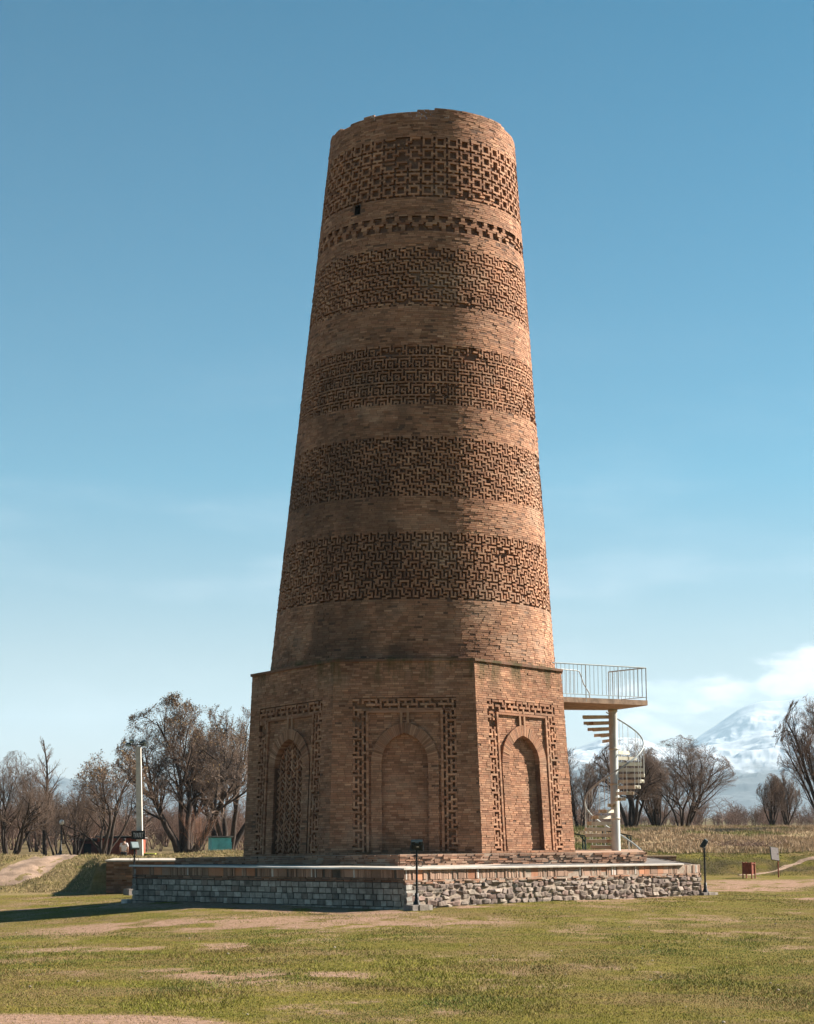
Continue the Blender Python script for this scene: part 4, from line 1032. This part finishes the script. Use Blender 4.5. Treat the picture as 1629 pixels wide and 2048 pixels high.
# ------------------------------------------------------------------ small things of the grounds
M_RED = mat_simple('red_corrugated_sheet', (0.25, 0.062, 0.036), 0.7, var=0.3, scale=3, bump=0.004)
M_REDDK = mat_simple('dark_maroon_sheet', (0.085, 0.028, 0.022), 0.8, var=0.3, scale=3, bump=0.004)
M_TURQ = mat_simple('turquoise_paint', (0.10, 0.36, 0.38), 0.7, var=0.2, scale=3, bump=0.003)
M_GREY = mat_simple('grey_sheet_roof', (0.16, 0.15, 0.14), 0.7, var=0.3, scale=3)
M_POLE = mat_simple('grey_concrete_pole', (0.48, 0.45, 0.40), 0.85, var=0.15, scale=4)
M_GREEN = mat_simple('dark_green_metal', (0.02, 0.04, 0.035), 0.6, var=0.3, scale=6)
M_BIN = mat_simple('rusty_red_bin', (0.20, 0.055, 0.03), 0.7, var=0.3, scale=8)
M_PANEL = mat_simple('grey_info_panel', (0.16, 0.13, 0.12), 0.5, var=0.2, scale=20)
M_WHITE = mat_simple('white_letter', (0.62, 0.64, 0.66), 0.6, var=0.05, scale=5, bump=0)
M_GLOBE = mat_simple('white_globe', (0.75, 0.75, 0.73), 0.25, var=0.03, scale=5, bump=0)
M_YEL = mat_simple('yellow_green_edge', (0.42, 0.44, 0.06), 0.6, var=0.1, scale=5)
M_PINK = mat_simple('pinkish_stone', (0.42, 0.33, 0.29), 0.9, var=0.2, scale=5)

def shed(px0, px1, ptop, Y, depth, zbase, label, mats, name, cat, rz=0, pitch=.12, door=None):
    a, b = at(px0, ptop, Y), at(px1, ptop, Y); W = b[0] - a[0]; H = a[2] - zbase
    root = empty(name, ((a[0] + b[0]) / 2, Y, zbase), label, cat); root.rotation_euler[2] = rz
    wl = MB(); n = int(W / .18) + 2
    xs = np.linspace(-W / 2, W / 2, n)
    for i in range(n - 1):                 # ribbed sheets as shallow folds
        o_ = .015 if i % 2 else 0
        wl.box(((xs[i] + xs[i + 1]) / 2, .03 - o_, H / 2), (xs[i + 1] - xs[i], .06, H))
        wl.box(((xs[i] + xs[i + 1]) / 2, depth - .03 + o_, H / 2), (xs[i + 1] - xs[i], .06, H))
    wl.box((-W / 2 + .03, depth / 2, H / 2), (.05, depth - .13, H)); wl.box((W / 2 - .03, depth / 2, H / 2), (.05, depth - .13, H))
    wl.build('wall', mats[0], root)
    rf = MB(); rf.box((0, depth / 2, H + .05), (W + .25, depth + .3, .07), rx=-pitch * .3); rf.build('roof', mats[1], root)
    d = MB(); dx = door if door is not None else W * .2; d.box((dx, -.025, min(.95, H * .42)), (.8, .04, min(1.9, H * .84))); do = d.build('door', mats[2], root)
    hn = MB(); hn.box((dx + .3, -.06, .9), (.04, .05, .12)); hn.build('handle', M_BLACK, do)
    return root
shed(195, 273, 1677, 126, 4.5, -.62, 'low red corrugated shed behind the leaning tree', (M_RED, M_GREY, M_REDDK), 'red_shed', 'shed', door=-1.4)
shed(146, 194, 1682, 127.5, 4.5, -.62, 'dark maroon shed adjoining the red one on its left', (M_REDDK, M_GREY, M_BLACK), 'maroon_shed', 'shed')
shed(424, 463, 1676, 112, 1.6, -.62, 'small turquoise hut under the brown leafed trees', (M_TURQ, M_GREY, M_TURQ), 'turquoise_hut', 'hut', rz=R(14))

def light_mast():
    b, t = at(281, 1722, 85), at(277, 1494, 85)
    root = empty('light_mast', b, 'tall pale square light mast with small floodlights on top', 'light mast')
    m = MB(); d = t - b; s_ = .14
    P = []
    for p, k in ((b - (0, 0, .3), s_), (t, s_ * .85)): P.append([p + np.array([x * k, y * k, 0]) for x, y in ((-1, -1), (1, -1), (1, 1), (-1, 1))])
    lo, hi = P; m.boxes([[lo[0], lo[1], hi[1], hi[0], lo[3], lo[2], hi[2], hi[3]]], back=True); m.quads([hi]); part(m, 'mast_pole', M_POLE, root)
    r = MB(); r.tube([t + np.array([.32 * math.cos(a), .22 * math.sin(a), .10 + .0 * a]) for a in np.linspace(0, 6.28, 14)], .02, 5)
    for sx in (-1, 1): r.tube([t + (0, 0, -.02), t + np.array([sx * .3, 0, .10]), t + np.array([sx * .48, -.05, .12])], .02, 5)
    part(r, 'bracket', M_BLACK, root)
    for dx, dz, rz in ((-.55, .10, .5), (-.38, .26, .3), (.33, .22, -.3), (.20, .16, 0), (.42, .12, -.4)):
        h = MB(); h.box(t + np.array([dx * .85, -.08, dz]), (.21, .10, .15), rx=R(30), rz=rz); ho = part(h, 'floodlight_head', M_HEAD, root)
        g = MB(); g.box(t + np.array([dx * .85, -.135, dz - .03]), (.16, .012, .11), rx=R(30), rz=rz); part(g, 'lamp_glass', M_GLASSY, ho)
light_mast()
def text_mesh(txt, w, h, name, mat, parent, loc, rot):
    cu = bpy.data.curves.new('lettering', 'FONT'); cu.body = txt; cu.align_x = 'CENTER'; cu.align_y = 'CENTER'; cu.extrude = 0.01
    tmp = bpy.data.objects.new('tmp_text', cu); COL.objects.link(tmp); bpy.context.view_layer.update()
    dg = bpy.context.evaluated_depsgraph_get(); me = bpy.data.meshes.new_from_object(tmp.evaluated_get(dg)); bpy.data.objects.remove(tmp); bpy.data.curves.remove(cu)
    co = np.zeros(len(me.vertices) * 3); me.vertices.foreach_get('co', co); co = co.reshape(-1, 3); mn, mx = co.min(0), co.max(0)
    co[:, 0] = (co[:, 0] - (mn[0] + mx[0]) / 2) * w / (mx[0] - mn[0]); co[:, 1] = (co[:, 1] - (mn[1] + mx[1]) / 2) * h / (mx[1] - mn[1])
    me.vertices.foreach_set('co', co.ravel()); me.update(); me.materials.clear(); me.materials.append(mat); me.name = name
    o = bpy.data.objects.new(name, me); COL.objects.link(o); o.parent = parent; o.location = loc; o.rotation_euler = rot; return o
def sign():
    c = at(277, 1670.5, 84.6); root = empty('toilet_sign', c, 'small black toilet sign with white letters fixed to the light mast', 'sign')
    m = MB(); m.box((0, 0, 0), (.60, .05, .35)); m.build('board', M_BLACK, root)
    f = MB()
    for s_ in (-1, 1): f.box((s_ * .305, -.005, 0), (.03, .08, .40)); f.box((0, -.005, s_ * .19), (.58, .08, .03))
    f.build('sign_frame', M_BLACK, root)
    text_mesh('ТУАЛЕТ', .47, .21, 'lettering', M_WHITE, root, (0, -.035, 0), (R(90), 0, 0))
sign()
def street_lamp():
    b = at(121, 1722, 115); root = empty('street_lamp', b, 'black street lamp with a white globe beside the dirt path', 'street lamp')
    p = MB(); p.tube([(0, 0, .3), (0, 0, .8), (0, 0, .82), (0, 0, 2.25), (0, 0, 2.3)], [.09, .07, .045, .04, .08], 10); p.build('pole', M_BLACK, root)
    g = MB(); th = np.linspace(0, np.pi, 9); g.tubes(np.array([[(0, 0, 2.45 - .17 * math.cos(t)) for t in th]]), np.array([[max(.17 * math.sin(t), .002) for t in th]]), 14); g.build('globe', M_GLOBE, root)
    s_ = MB(); s_.box((0, 0, .1), (.8, .8, .45)); s_.box((0, 0, .36), (.5, .5, .12)); s_.build('base_block', M_PINK, root)
street_lamp()
def trough():
    b = at(300, 1719, 78); root = empty('low_bench', b, 'low dark bench with yellow green edges in the grass', 'bench')
    m = MB(); m.box((0, 0, .12), (.42, .4, .2)); m.build('panel', M_GREEN, root)
    f = MB()
    for x in (-.23, .23): f.box((x, 0, .13), (.05, .42, .26)); 
    f.box((0, 0, .245), (.41, .42, .03)); f.build('edge_frame', M_YEL, root)
trough()
def bin_():
    b = at(1499, 1751, 74.5); b[2] = float(hgt(np.array([b[0]]), np.array([74.5]))[0])
    root = empty('litter_bin', b, 'rusty red box litter bin on four legs before the grass bank', 'bin'); root.rotation_euler[2] = R(-38)
    m = MB(); t = .02; w, d, h = .36, .36, .46
    for c, s_ in (((0, -d / 2, .42), (w, t, h)), ((0, d / 2, .42), (w, t, h)), ((-w / 2 + t / 2, 0, .42), (t, d - t, h)), ((w / 2 - t / 2, 0, .42), (t, d - t, h)), ((0, 0, .2), (w - 2 * t, d - t, t))): m.box(c, s_)
    m.build('box', M_BIN, root)
    for x in (-1, 1):
        for y in (-1, 1):
            l_ = MB(); l_.box((x * (w / 2 + .022), y * (d / 2 - .03), .33), (.04, .04, .70)); l_.build('leg', M_BIN, root)
    r = MB()
    for x in (-1, 1): r.box((x * (w / 2 + .022), 0, .62), (.032, d - .1, .035))
    r.build('side_rail', M_BIN, root)
bin_()
def panel():
    b = at(1558, 1750, 76); b[2] = float(hgt(np.array([b[0]]), np.array([76.]))[0])
    root = empty('information_panel', b, 'grey information board tilted on a rusty post at the right', 'sign')
    p = MB(); p.tube([(0, 0, -.1), (0, 0, .72), (0, 0, 1.0)], [.03, .03, .03], 8); p.build('post', M_BIN, root)
    f = MB(); f.box((-.14, -.05, .98), (.36, .04, .56), rx=R(-22), ry=R(9), rz=R(18)); fo = f.build('board', M_PANEL, root)
    s_ = MB(); s_.box((-.14, -.005, .985), (.40, .03, .60), rx=R(-22), ry=R(9), rz=R(18)); s_.build('backing', M_GREEN, root)
panel()
def canopy(pxs, Y, top, label):
    b = at(pxs[0], 1710, Y); z0 = float(hgt(np.array([b[0]]), np.array([Y]), False)[0])
    root = empty('picnic_shelter', (0, 0, 0), label, 'shelter', 'dark green shelters behind the stair')
    a, c = at(pxs[0], top, Y), at(pxs[1], top, Y)
    r = MB(); p = [a + (0, 0, .18), c + (0, 0, -.12), c + (0, 1.4, -.12), a + (0, 1.4, .18)]
    r.boxes([[q + (0, 0, .03) for q in p] + [q - (0, 0, .02) for q in p]], back=True); part(r, 'canopy', M_GREEN, root)
    for q in (c + (-.08, .1, -.14), c + (-.08, 1.3, -.14), a + (.1, .1, .14), a + (.1, 1.3, .14)):
        m = MB(); m.tube([q, np.array([q[0], q[1], z0 - .2])], .04, 6); part(m, 'post', M_GREEN, root)
    m = MB(); q = c + (-.08, .1, -.4); m.tube([q, q + (-.22, 0, .30)], .03, 6); part(m, 'brace', M_GREEN, root)
canopy((1112, 1175), 84, 1668, 'dark green picnic shelter at the tower\'s right edge')
canopy((1208, 1266), 90, 1668, 'dark green picnic shelter seen through the stair rails')

# ------------------------------------------------------------------ person
def person():
    z0 = -.62; b = at(248, 1700, 104); loc = np.array([b[0], 104, z0])
    root = empty('person', loc, 'person in a white T-shirt and dark trousers seen from behind by the red shed', 'person')
    def skin(name, verts, edges, radii, mat, rootv=0):
        me = bpy.data.meshes.new(name); me.from_pydata(verts, edges, []); o = bpy.data.objects.new(name, me); COL.objects.link(o); o.parent = root
        me.materials.append(mat); mod = o.modifiers.new('Skin', 'SKIN'); mod.use_smooth_shade = True
        for i, r in enumerate(radii):
            me.skin_vertices[0].data[i].radius = r if isinstance(r, tuple) else (r, r)
            me.skin_vertices[0].data[i].use_root = (i == rootv)
        s_ = o.modifiers.new('Subsurf', 'SUBSURF'); s_.levels = 1; s_.render_levels = 2; return o
    M_SKIN = mat_simple('skin', (0.42, 0.25, 0.18), 0.6, var=0.05, bump=0); M_SHIRT = mat_simple('white_shirt', (0.62, 0.56, 0.55), 0.9, var=0.08, bump=0)
    M_TR = mat_simple('dark_trousers', (0.02, 0.022, 0.025), 0.9, var=0.2, bump=0); M_HAIR = mat_simple('dark_hair', (0.015, 0.011, 0.009), 0.6, var=0.2, bump=0)
    # 0 pelvis 1 belly 2 chest 3 neck 4 head low 5 head top, arms 6-9 L (shoulder elbow wrist hand), 10-13 R, legs 14-17 L (hip knee ankle toe), 18-21 R
    v = [(0, 0, .93), (0, 0, 1.10), (0, .0, 1.32), (0, 0, 1.47), (0, .02, 1.56), (0, .01, 1.68),
         (-.17, 0, 1.40), (-.22, -.02, 1.13), (-.19, .08, .92), (-.17, .12, .85), (.17, 0, 1.40), (.23, -.02, 1.13), (.21, .07, .92), (.19, .11, .85),
         (-.09, 0, .88), (-.10, .01, .48), (-.10, -.02, .08), (-.11, .13, .03), (.09, 0, .88), (.11, .01, .48), (.11, -.02, .08), (.12, .13, .03)]
    e = [(0, 1), (1, 2), (2, 3), (3, 4), (4, 5), (2, 6), (6, 7), (7, 8), (8, 9), (2, 10), (10, 11), (11, 12), (12, 13), (0, 14), (14, 15), (15, 16), (16, 17), (0, 18), (18, 19), (19, 20), (20, 21)]
    r = [(.15, .10), (.13, .09), (.15, .10), .055, .085, .08, .055, .042, .03, .025, .055, .042, .03, .025, .085, .058, .038, .035, .085, .058, .038, .035]
    skin('body', v, e, r, M_SKIN)
    skin('shirt', [(0, 0, .90), (0, 0, 1.10), (0, 0, 1.32), (0, 0, 1.43), (-.17, 0, 1.39), (-.215, -.015, 1.20), (.17, 0, 1.39), (.225, -.015, 1.20)], [(0, 1), (1, 2), (2, 3), (2, 4), (4, 5), (2, 6), (6, 7)], [(.175, .125), (.16, .115), (.175, .125), .07, .075, .062, .075, .062], M_SHIRT)
    skin('trousers', [(0, 0, .95), (-.09, 0, .86), (-.10, .01, .48), (-.10, -.02, .10), (.09, 0, .86), (.11, .01, .48), (.11, -.02, .10)], [(0, 1), (1, 2), (2, 3), (0, 4), (4, 5), (5, 6)], [(.16, .115), .10, .075, .06, .10, .075, .06], M_TR)
    skin('hair', [(0, -.02, 1.52), (0, -.02, 1.64), (0, 0, 1.72)], [(0, 1), (1, 2)], [(.085, .06), (.105, .10), (.085, .09)], M_HAIR)
person()

# ------------------------------------------------------------------ dirt tracks
M_TRACK = mat_simple('pale_dirt', (0.25, 0.172, 0.122), 1.0, var=0.45, scale=1.6, bump=0.02)
def track(pts, w, seed, name='path'):
    pts = np.array(pts, float); t = np.linspace(0, len(pts) - 1, 90); x = np.interp(t, range(len(pts)), pts[:, 0]); y = np.interp(t, range(len(pts)), pts[:, 1])
    tx, ty = np.gradient(x), np.gradient(y); L_ = np.hypot(tx, ty); nx, ny = -ty / L_, tx / L_
    ws = np.interp(t, range(len(pts)), w); k = 9; V = []
    for s_ in np.linspace(-1, 1, k):
        ww = ws * (1 + .35 * (vn(t * 6, np.full(t.shape, s_ > 0) * 7., seed) - .5)) * s_; xx, yy = x + nx * ww, y + ny * ww
        V.append(np.stack([xx, yy, hgt(xx, yy) + .035 - .03 * abs(s_) ** 3 - .03 * math.exp(-((abs(s_) - .55) / .18) ** 2) + (fbm(xx * 2.3, yy * 2.3, 8) - .5) * .06], -1))
    V = np.stack(V, 1); n = len(t); i = (np.arange(n - 1)[:, None] * k + np.arange(k - 1)[None]).ravel()
    m = MB(); m.idx(V.reshape(-1, 3), quads=np.stack([i, i + k, i + k + 1, i + 1], -1), smooth=True); tag(m.build(name, M_TRACK), kind='structure')
track([(-24, 67.0), (-18.5, 68.5), (-15.8, 71), (-14.6, 74), (-14.2, 79), (-15.5, 90)], [1.3, 1.1, .95, .8, .8, .8], 5)
track([(14.3, 77.0), (16.2, 78.2), (17.8, 79.6), (19.6, 80.6), (24, 81.5)], [.10, .12, .14, .16, .18], 8)

# ------------------------------------------------------------------ grass
M_GRASS = mat_simple('grass_blades', (0.1, 0.1, 0.03), 0.9, var=0.25, scale=.8, bump=0, attr=True)
def blades(mb, x, y, z, h, w, lean, rng, cols):
    n = len(x); a = rng.random(n) * 2 * np.pi; dx, dy = np.cos(a) * w, np.sin(a) * w
    la = rng.random(n) * 2 * np.pi; lx, ly = np.cos(la) * lean * h, np.sin(la) * lean * h
    P = np.stack([np.stack([x - dx, y - dy, z - .01], -1), np.stack([x + dx, y + dy, z - .01], -1), np.stack([x + lx, y + ly, z + h], -1)], 1)
    mb.idx(P.reshape(-1, 3), tris=np.arange(3 * n).reshape(n, 3), col=cols)
def inside_platform(x, y):
    d = np.array([P_C, P_R, P_B, P_L]); ins = np.ones(x.shape, bool)
    for i in range(4):
        a, b = d[i], d[(i + 1) % 4]; ins &= ((b[0] - a[0]) * (y - a[1]) - (b[1] - a[1]) * (x - a[0])) > -.15
    return ins
def make_grass():
    rng = np.random.default_rng(99)
    mb = MB()
    # near lawn: density falls with distance
    n = 520000
    Y = 18.5 * np.exp(rng.random(n) * np.log(66 / 18.5)); x = (rng.random(n) * 2 - 1) * (Y * .245 + .6)
    keep = (rng.random(n) > dirt(x, Y) * .92 + .02) & ~inside_platform(x, Y); x, Y = x[keep], Y[keep]
    tall = sm(fbm(x * .7, Y * .35, 5), .45, .62)
    n = len(x); h = rng.uniform(.008, .020, n) + tall * rng.uniform(.0, .022, n); h *= sm(Y, 66, 20) * .4 + .75
    t = sm(fbm(x * .45, Y * .5, 44), .36, .64)[:, None]; f = rng.random((n, 1)); dz = sm(fbm(x * .35 + 7, Y * .55, 88), .44, .66)[:, None] * (rng.random((n, 1)) < .55)
    c = np.array([.150, .150, .018]) * (1 - t) + np.array([.068, .102, .015]) * t
    c = np.where(f > .80, np.array([.21, .16, .065]), c) * rng.uniform(.7, 1.35, (n, 1))
    c = c * (1 - dz) + np.array([.19, .125, .045]) * rng.uniform(.7, 1.3, (n, 1)) * dz
    yel = (rng.random(n) < .05 * sm(fbm(x * .9, Y * .6, 66), .55, .7)); c[yel] = (.34, .27, .02)
    blades(mb, x, Y, hgt(x, Y), h, rng.uniform(.003, .007, n) * (.6 + Y / 45), .9, rng, c)
    o = mb.build('lawn_grass', M_GRASS); tag(o, 'short patchy green and yellow grass over the whole lawn', 'grass', kind='stuff')
    # rough bank
    mb = MB(); n = 150000; x = rng.uniform(-20, 24, n); toe = np.interp(x, [-60, -13, -12.0, -11.7, 5, 8, 60], [70, 67.5, 66.8, 66.3, 66.3, 76.5, 77])
    Y = toe + rng.uniform(.4, 14, n); ok = np.abs(x) < Y * .25 + 1; x, Y, toe = x[ok], Y[ok], toe[ok]
    ok = seg_d(x, Y, [(-24, 67.0), (-18.5, 68.5), (-15.8, 71), (-14.6, 74), (-14.2, 79)]) > .75 + rng.random(len(x)) * .5
    ok &= seg_d(x, Y, [(14.3, 77.0), (16.2, 78.2), (17.8, 79.6), (19.6, 80.6), (24, 81.5)]) > .25
    ok &= ~((x < 5) & (x > -12.2) & (Y < 68.3))
    x, Y = x[ok], Y[ok]; n = len(x); dr = sm(Y, 82, 90)[:, None] * np.where(x > 0, 1, .5)[:, None] * .9 + .50 * (x < 0)[:, None]
    g = np.where(rng.random((n, 1)) < dr, np.array([.30, .21, .115]), np.array([.125, .128, .026])) * rng.uniform(.6, 1.3, (n, 1))
    blades(mb, x, Y, hgt(x, Y), rng.uniform(.015, .07, n), rng.uniform(.005, .012, n), .8, rng, g)
    o = mb.build('bank_grass', M_GRASS); tag(o, 'green and dry grass on the banks round the lawn', 'grass', kind='stuff')
    # dry meadow
    mb = MB(); n = 240000; Y = rng.uniform(84, 150, n); x = rng.uniform(.02, .26, n) * Y
    d = fbm(x * .35, Y * .18, 71); ok = rng.random(n) < sm(d, .25, .6) + .15; x, Y, d = x[ok], Y[ok], d[ok]; n = len(x)
    g = np.where(rng.random((n, 1)) < .8, np.array([.42, .30, .185]), np.array([.20, .15, .085])) * rng.uniform(.6, 1.35, (n, 1))
    grn = sm(fbm(x * .3, Y * .12, 72), .56, .66) > rng.random(n); g[grn] = np.array([.17, .165, .05]) 
    blades(mb, x, Y, hgt(x, Y), rng.uniform(.06, .30, n) * (.35 + d), rng.uniform(.010, .024, n), .45, rng, g)
    o = mb.build('dry_meadow_grass', M_GRASS); tag(o, 'tall straw coloured dry grass on the rise at the right', 'grass', kind='stuff')
    # dry grass behind the left wall
    mb = MB(); n = 22000; Y = rng.uniform(68.4, 84, n); x = rng.uniform(-.27, -.075, n) * Y
    ok = seg_d(x, Y, [(-24, 67.0), (-18.5, 68.5), (-15.8, 71), (-14.6, 74), (-14.2, 79), (-15.5, 90)]) > 1.0; x, Y = x[ok], Y[ok]; n = len(x)
    g = np.where(rng.random((n, 1)) < .75, np.array([.33, .25, .13]), np.array([.13, .12, .04])) * rng.uniform(.6, 1.3, (n, 1))
    blades(mb, x, Y, hgt(x, Y), rng.uniform(.03, .13, n), rng.uniform(.007, .016, n), .6, rng, g)
    o = mb.build('wild_grass', M_GRASS); tag(o, 'pale wild grass behind the retaining wall on the left', 'grass', kind='stuff')
make_grass()
def brush():
    rng = np.random.default_rng(7); mb = MB(); n = 260
    c = at(1520, 1694, 92); P = []
    for i in range(n):
        p = c + np.array([rng.normal(0, 1.5), rng.normal(0, .5), 0]); p[2] = float(hgt(np.array([p[0]]), np.array([p[1]]), False)[0])
        d = np.array([rng.normal(0, .8), rng.normal(0, .4), rng.uniform(.2, 1)]); L_ = rng.uniform(.3, .8); P.append([p, p + d * L_ * .5, p + d * L_ * .5 + np.array([d[0] * .6, d[1] * .5, d[2] * .2]) * L_ * .5])
    mb.tubes(np.array(P), np.array([[.018, .014, .008]]), 3)
    tag(mb.build('brush_pile', M_TWIGR), 'heap of dry cut brushwood on the meadow at the right', 'brush pile', kind='stuff')
brush()
def stones():
    rng = np.random.default_rng(12); mb = MB(); th = np.linspace(0, np.pi, 5)
    for i in range(70):
        Y = 19 * math.exp(rng.random() * math.log(3)); x = rng.uniform(-.23, .23) * Y
        if inside_platform(np.array([x]), np.array([Y]))[0]: continue
        r = rng.uniform(.010, .026); z = float(hgt(np.array([x]), np.array([Y]))[0]); k = rng.uniform(.5, .8)
        mb.tubes(np.array([[(x, Y, z + .3 * r - r * k * math.cos(t)) for t in th]]), np.array([[max(r * math.sin(t), .001) * rng.uniform(.8, 1.2) for t in th]]), 6, np.array([.30, .25, .20]) * rng.uniform(.5, 1.2), smooth=False)
    tag(mb.build('pebbles', M_STONE), 'pale pebbles and litter scattered over the lawn', 'pebbles', kind='stuff')
stones()

# ------------------------------------------------------------------ mountains
def mountain(name, prof, Yc, Yb, seed, amp, snow0, label):
    px = np.r_[np.arange(-700, -60, 8.0), np.arange(-60, 1100, 4.0), np.arange(1100, 1720, 1.6), np.arange(1720, 2500, 8.0)]; K = 190; Yr = np.r_[np.linspace(Yb, Yc, K), Yc + np.linspace(60, 1500, 8)]
    py = np.interp(px, [p[0] for p in prof], [p[1] for p in prof])
    pu = np.arange(-900, 2700, 2.0); pv = np.interp(pu, [p[0] for p in prof], [p[1] for p in prof]); kr = np.hanning(33); kr /= kr.sum(); pv = np.convolve(np.pad(pv, 16, mode='edge'), kr, 'valid'); py = np.interp(px, pu, pv)
    zc = np.array([at(a, b, Yc)[2] for a, b in zip(px, py)])
    Xa = (px - PCX) / FPX
    PX, YY = np.meshgrid(Xa, Yr); X = PX * YY; ZC = np.broadcast_to(zc, X.shape)
    t = np.clip((YY - Yb) / (Yc - Yb), 0, 1); back = np.clip((YY - Yc) / 1500, 0, 1)
    rid = lambda x, y, s_: 1 - np.abs(2 * fbm(x, y, s_, 5) - 1)
    w = 4 * t * (1 - t) * .8 + .12 * t
    crest = (fbm(X / 420, YY / 420, seed + 9, 4) - .5) * .06
    Z = ZC * (t ** 1.25) * (1 + crest * sm(t, .6, 1)) * (1 - .7 * back) + amp * ((rid(X / 1500, YY / 1100, seed) - .62) * 1.1 + (rid(X / 430, YY / 380, seed + 3) - .6) * .50 + (rid(X / 150, YY / 140, seed + 5) - .6) * .20) * w
    Z = np.maximum(Z, -8 + 0 * Z) - 3
    n, m = X.shape; i = (np.arange(n - 1)[:, None] * m + np.arange(m - 1)[None]).ravel()
    mb = MB(); mb.idx(np.stack([X, YY, Z], -1), quads=np.stack([i, i + 1, i + m + 1, i + m], -1), smooth=True)
    mt, nt, b = nodes_of(name + '_surface')
    geo = nt.nodes.new('ShaderNodeNewGeometry'); sp = nt.nodes.new('ShaderNodeSeparateXYZ'); nt.links.new(geo.outputs['Position'], sp.inputs[0])
    sn = nt.nodes.new('ShaderNodeSeparateXYZ'); nt.links.new(geo.outputs['Normal'], sn.inputs[0])
    nz = noise_(nt, .0022, 8, .62); nf = noise_(nt, .011, 6, .6)
    h = mth(nt, 'ADD', sp.outputs[2], mth(nt, 'MULTIPLY', mth(nt, 'SUBTRACT', nz, .5), 330))
    h = mth(nt, 'ADD', h, mth(nt, 'MULTIPLY', mth(nt, 'SUBTRACT', nf, .5), 160))
    h = mth(nt, 'ADD', h, mth(nt, 'MULTIPLY', mth(nt, 'ADD', sn.outputs[0], sn.outputs[1]), -60))
    sf = ramp_(nt, h, snow0 - 30, snow0 + 60)
    c = mix_(nt, sf, (.06, .066, .07), (.46, .50, .55)); nt.links.new(c, b.inputs['Base Color']); b.inputs['Roughness'].default_value = .9
    o = mb.build(name, mt); tag(o, kind='structure'); o['label'] = label; return o
mountain('mountain', [(-700, 1590), (-300, 1560), (0, 1572), (60, 1574), (110, 1564), (180, 1584), (400, 1590), (800, 1560), (1000, 1530), (1150, 1500), (1205, 1480), (1240, 1474), (1290, 1484), (1340, 1502), (1400, 1500), (1430, 1494), (1465, 1484), (1510, 1470), (1560, 1460), (1629, 1448), (1800, 1430), (2500, 1500)], 9600, 6200, 4, 190, 230, 'snow streaked foothills along the horizon')
mountain('mountain', [(-700, 1640), (1200, 1600), (1330, 1525), (1385, 1480), (1430, 1452), (1474, 1419), (1497, 1408), (1530, 1404), (1562, 1403), (1629, 1390), (1750, 1380), (1900, 1400), (2500, 1470)], 13200, 10300, 14, 200, 120, 'big white snow mountain at the right')

# ------------------------------------------------------------------ haze
def haze():
    mb = MB(); x, y0, y1, z0, z1 = 15000, -400, 16500, -14, 940
    P = np.array([[-x, y0, z0], [x, y0, z0], [x, y0, z1], [-x, y0, z1], [-x, y1, z0], [x, y1, z0], [x, y1, z1], [-x, y1, z1]], float)
    mb.boxes([P], back=True)
    m = bpy.data.materials.new('haze_air'); m.use_nodes = True; nt = m.node_tree; nt.nodes.clear()
    v = nt.nodes.new('ShaderNodeVolumePrincipled'); v.inputs['Color'].default_value = (.57, .79, .97, 1); v.inputs['Density'].default_value = 7.0e-5
    o = nt.nodes.new('ShaderNodeOutputMaterial'); nt.links.new(v.outputs[0], o.inputs['Volume'])
    ob = mb.build('haze', m); tag(ob, kind='stuff')
haze()
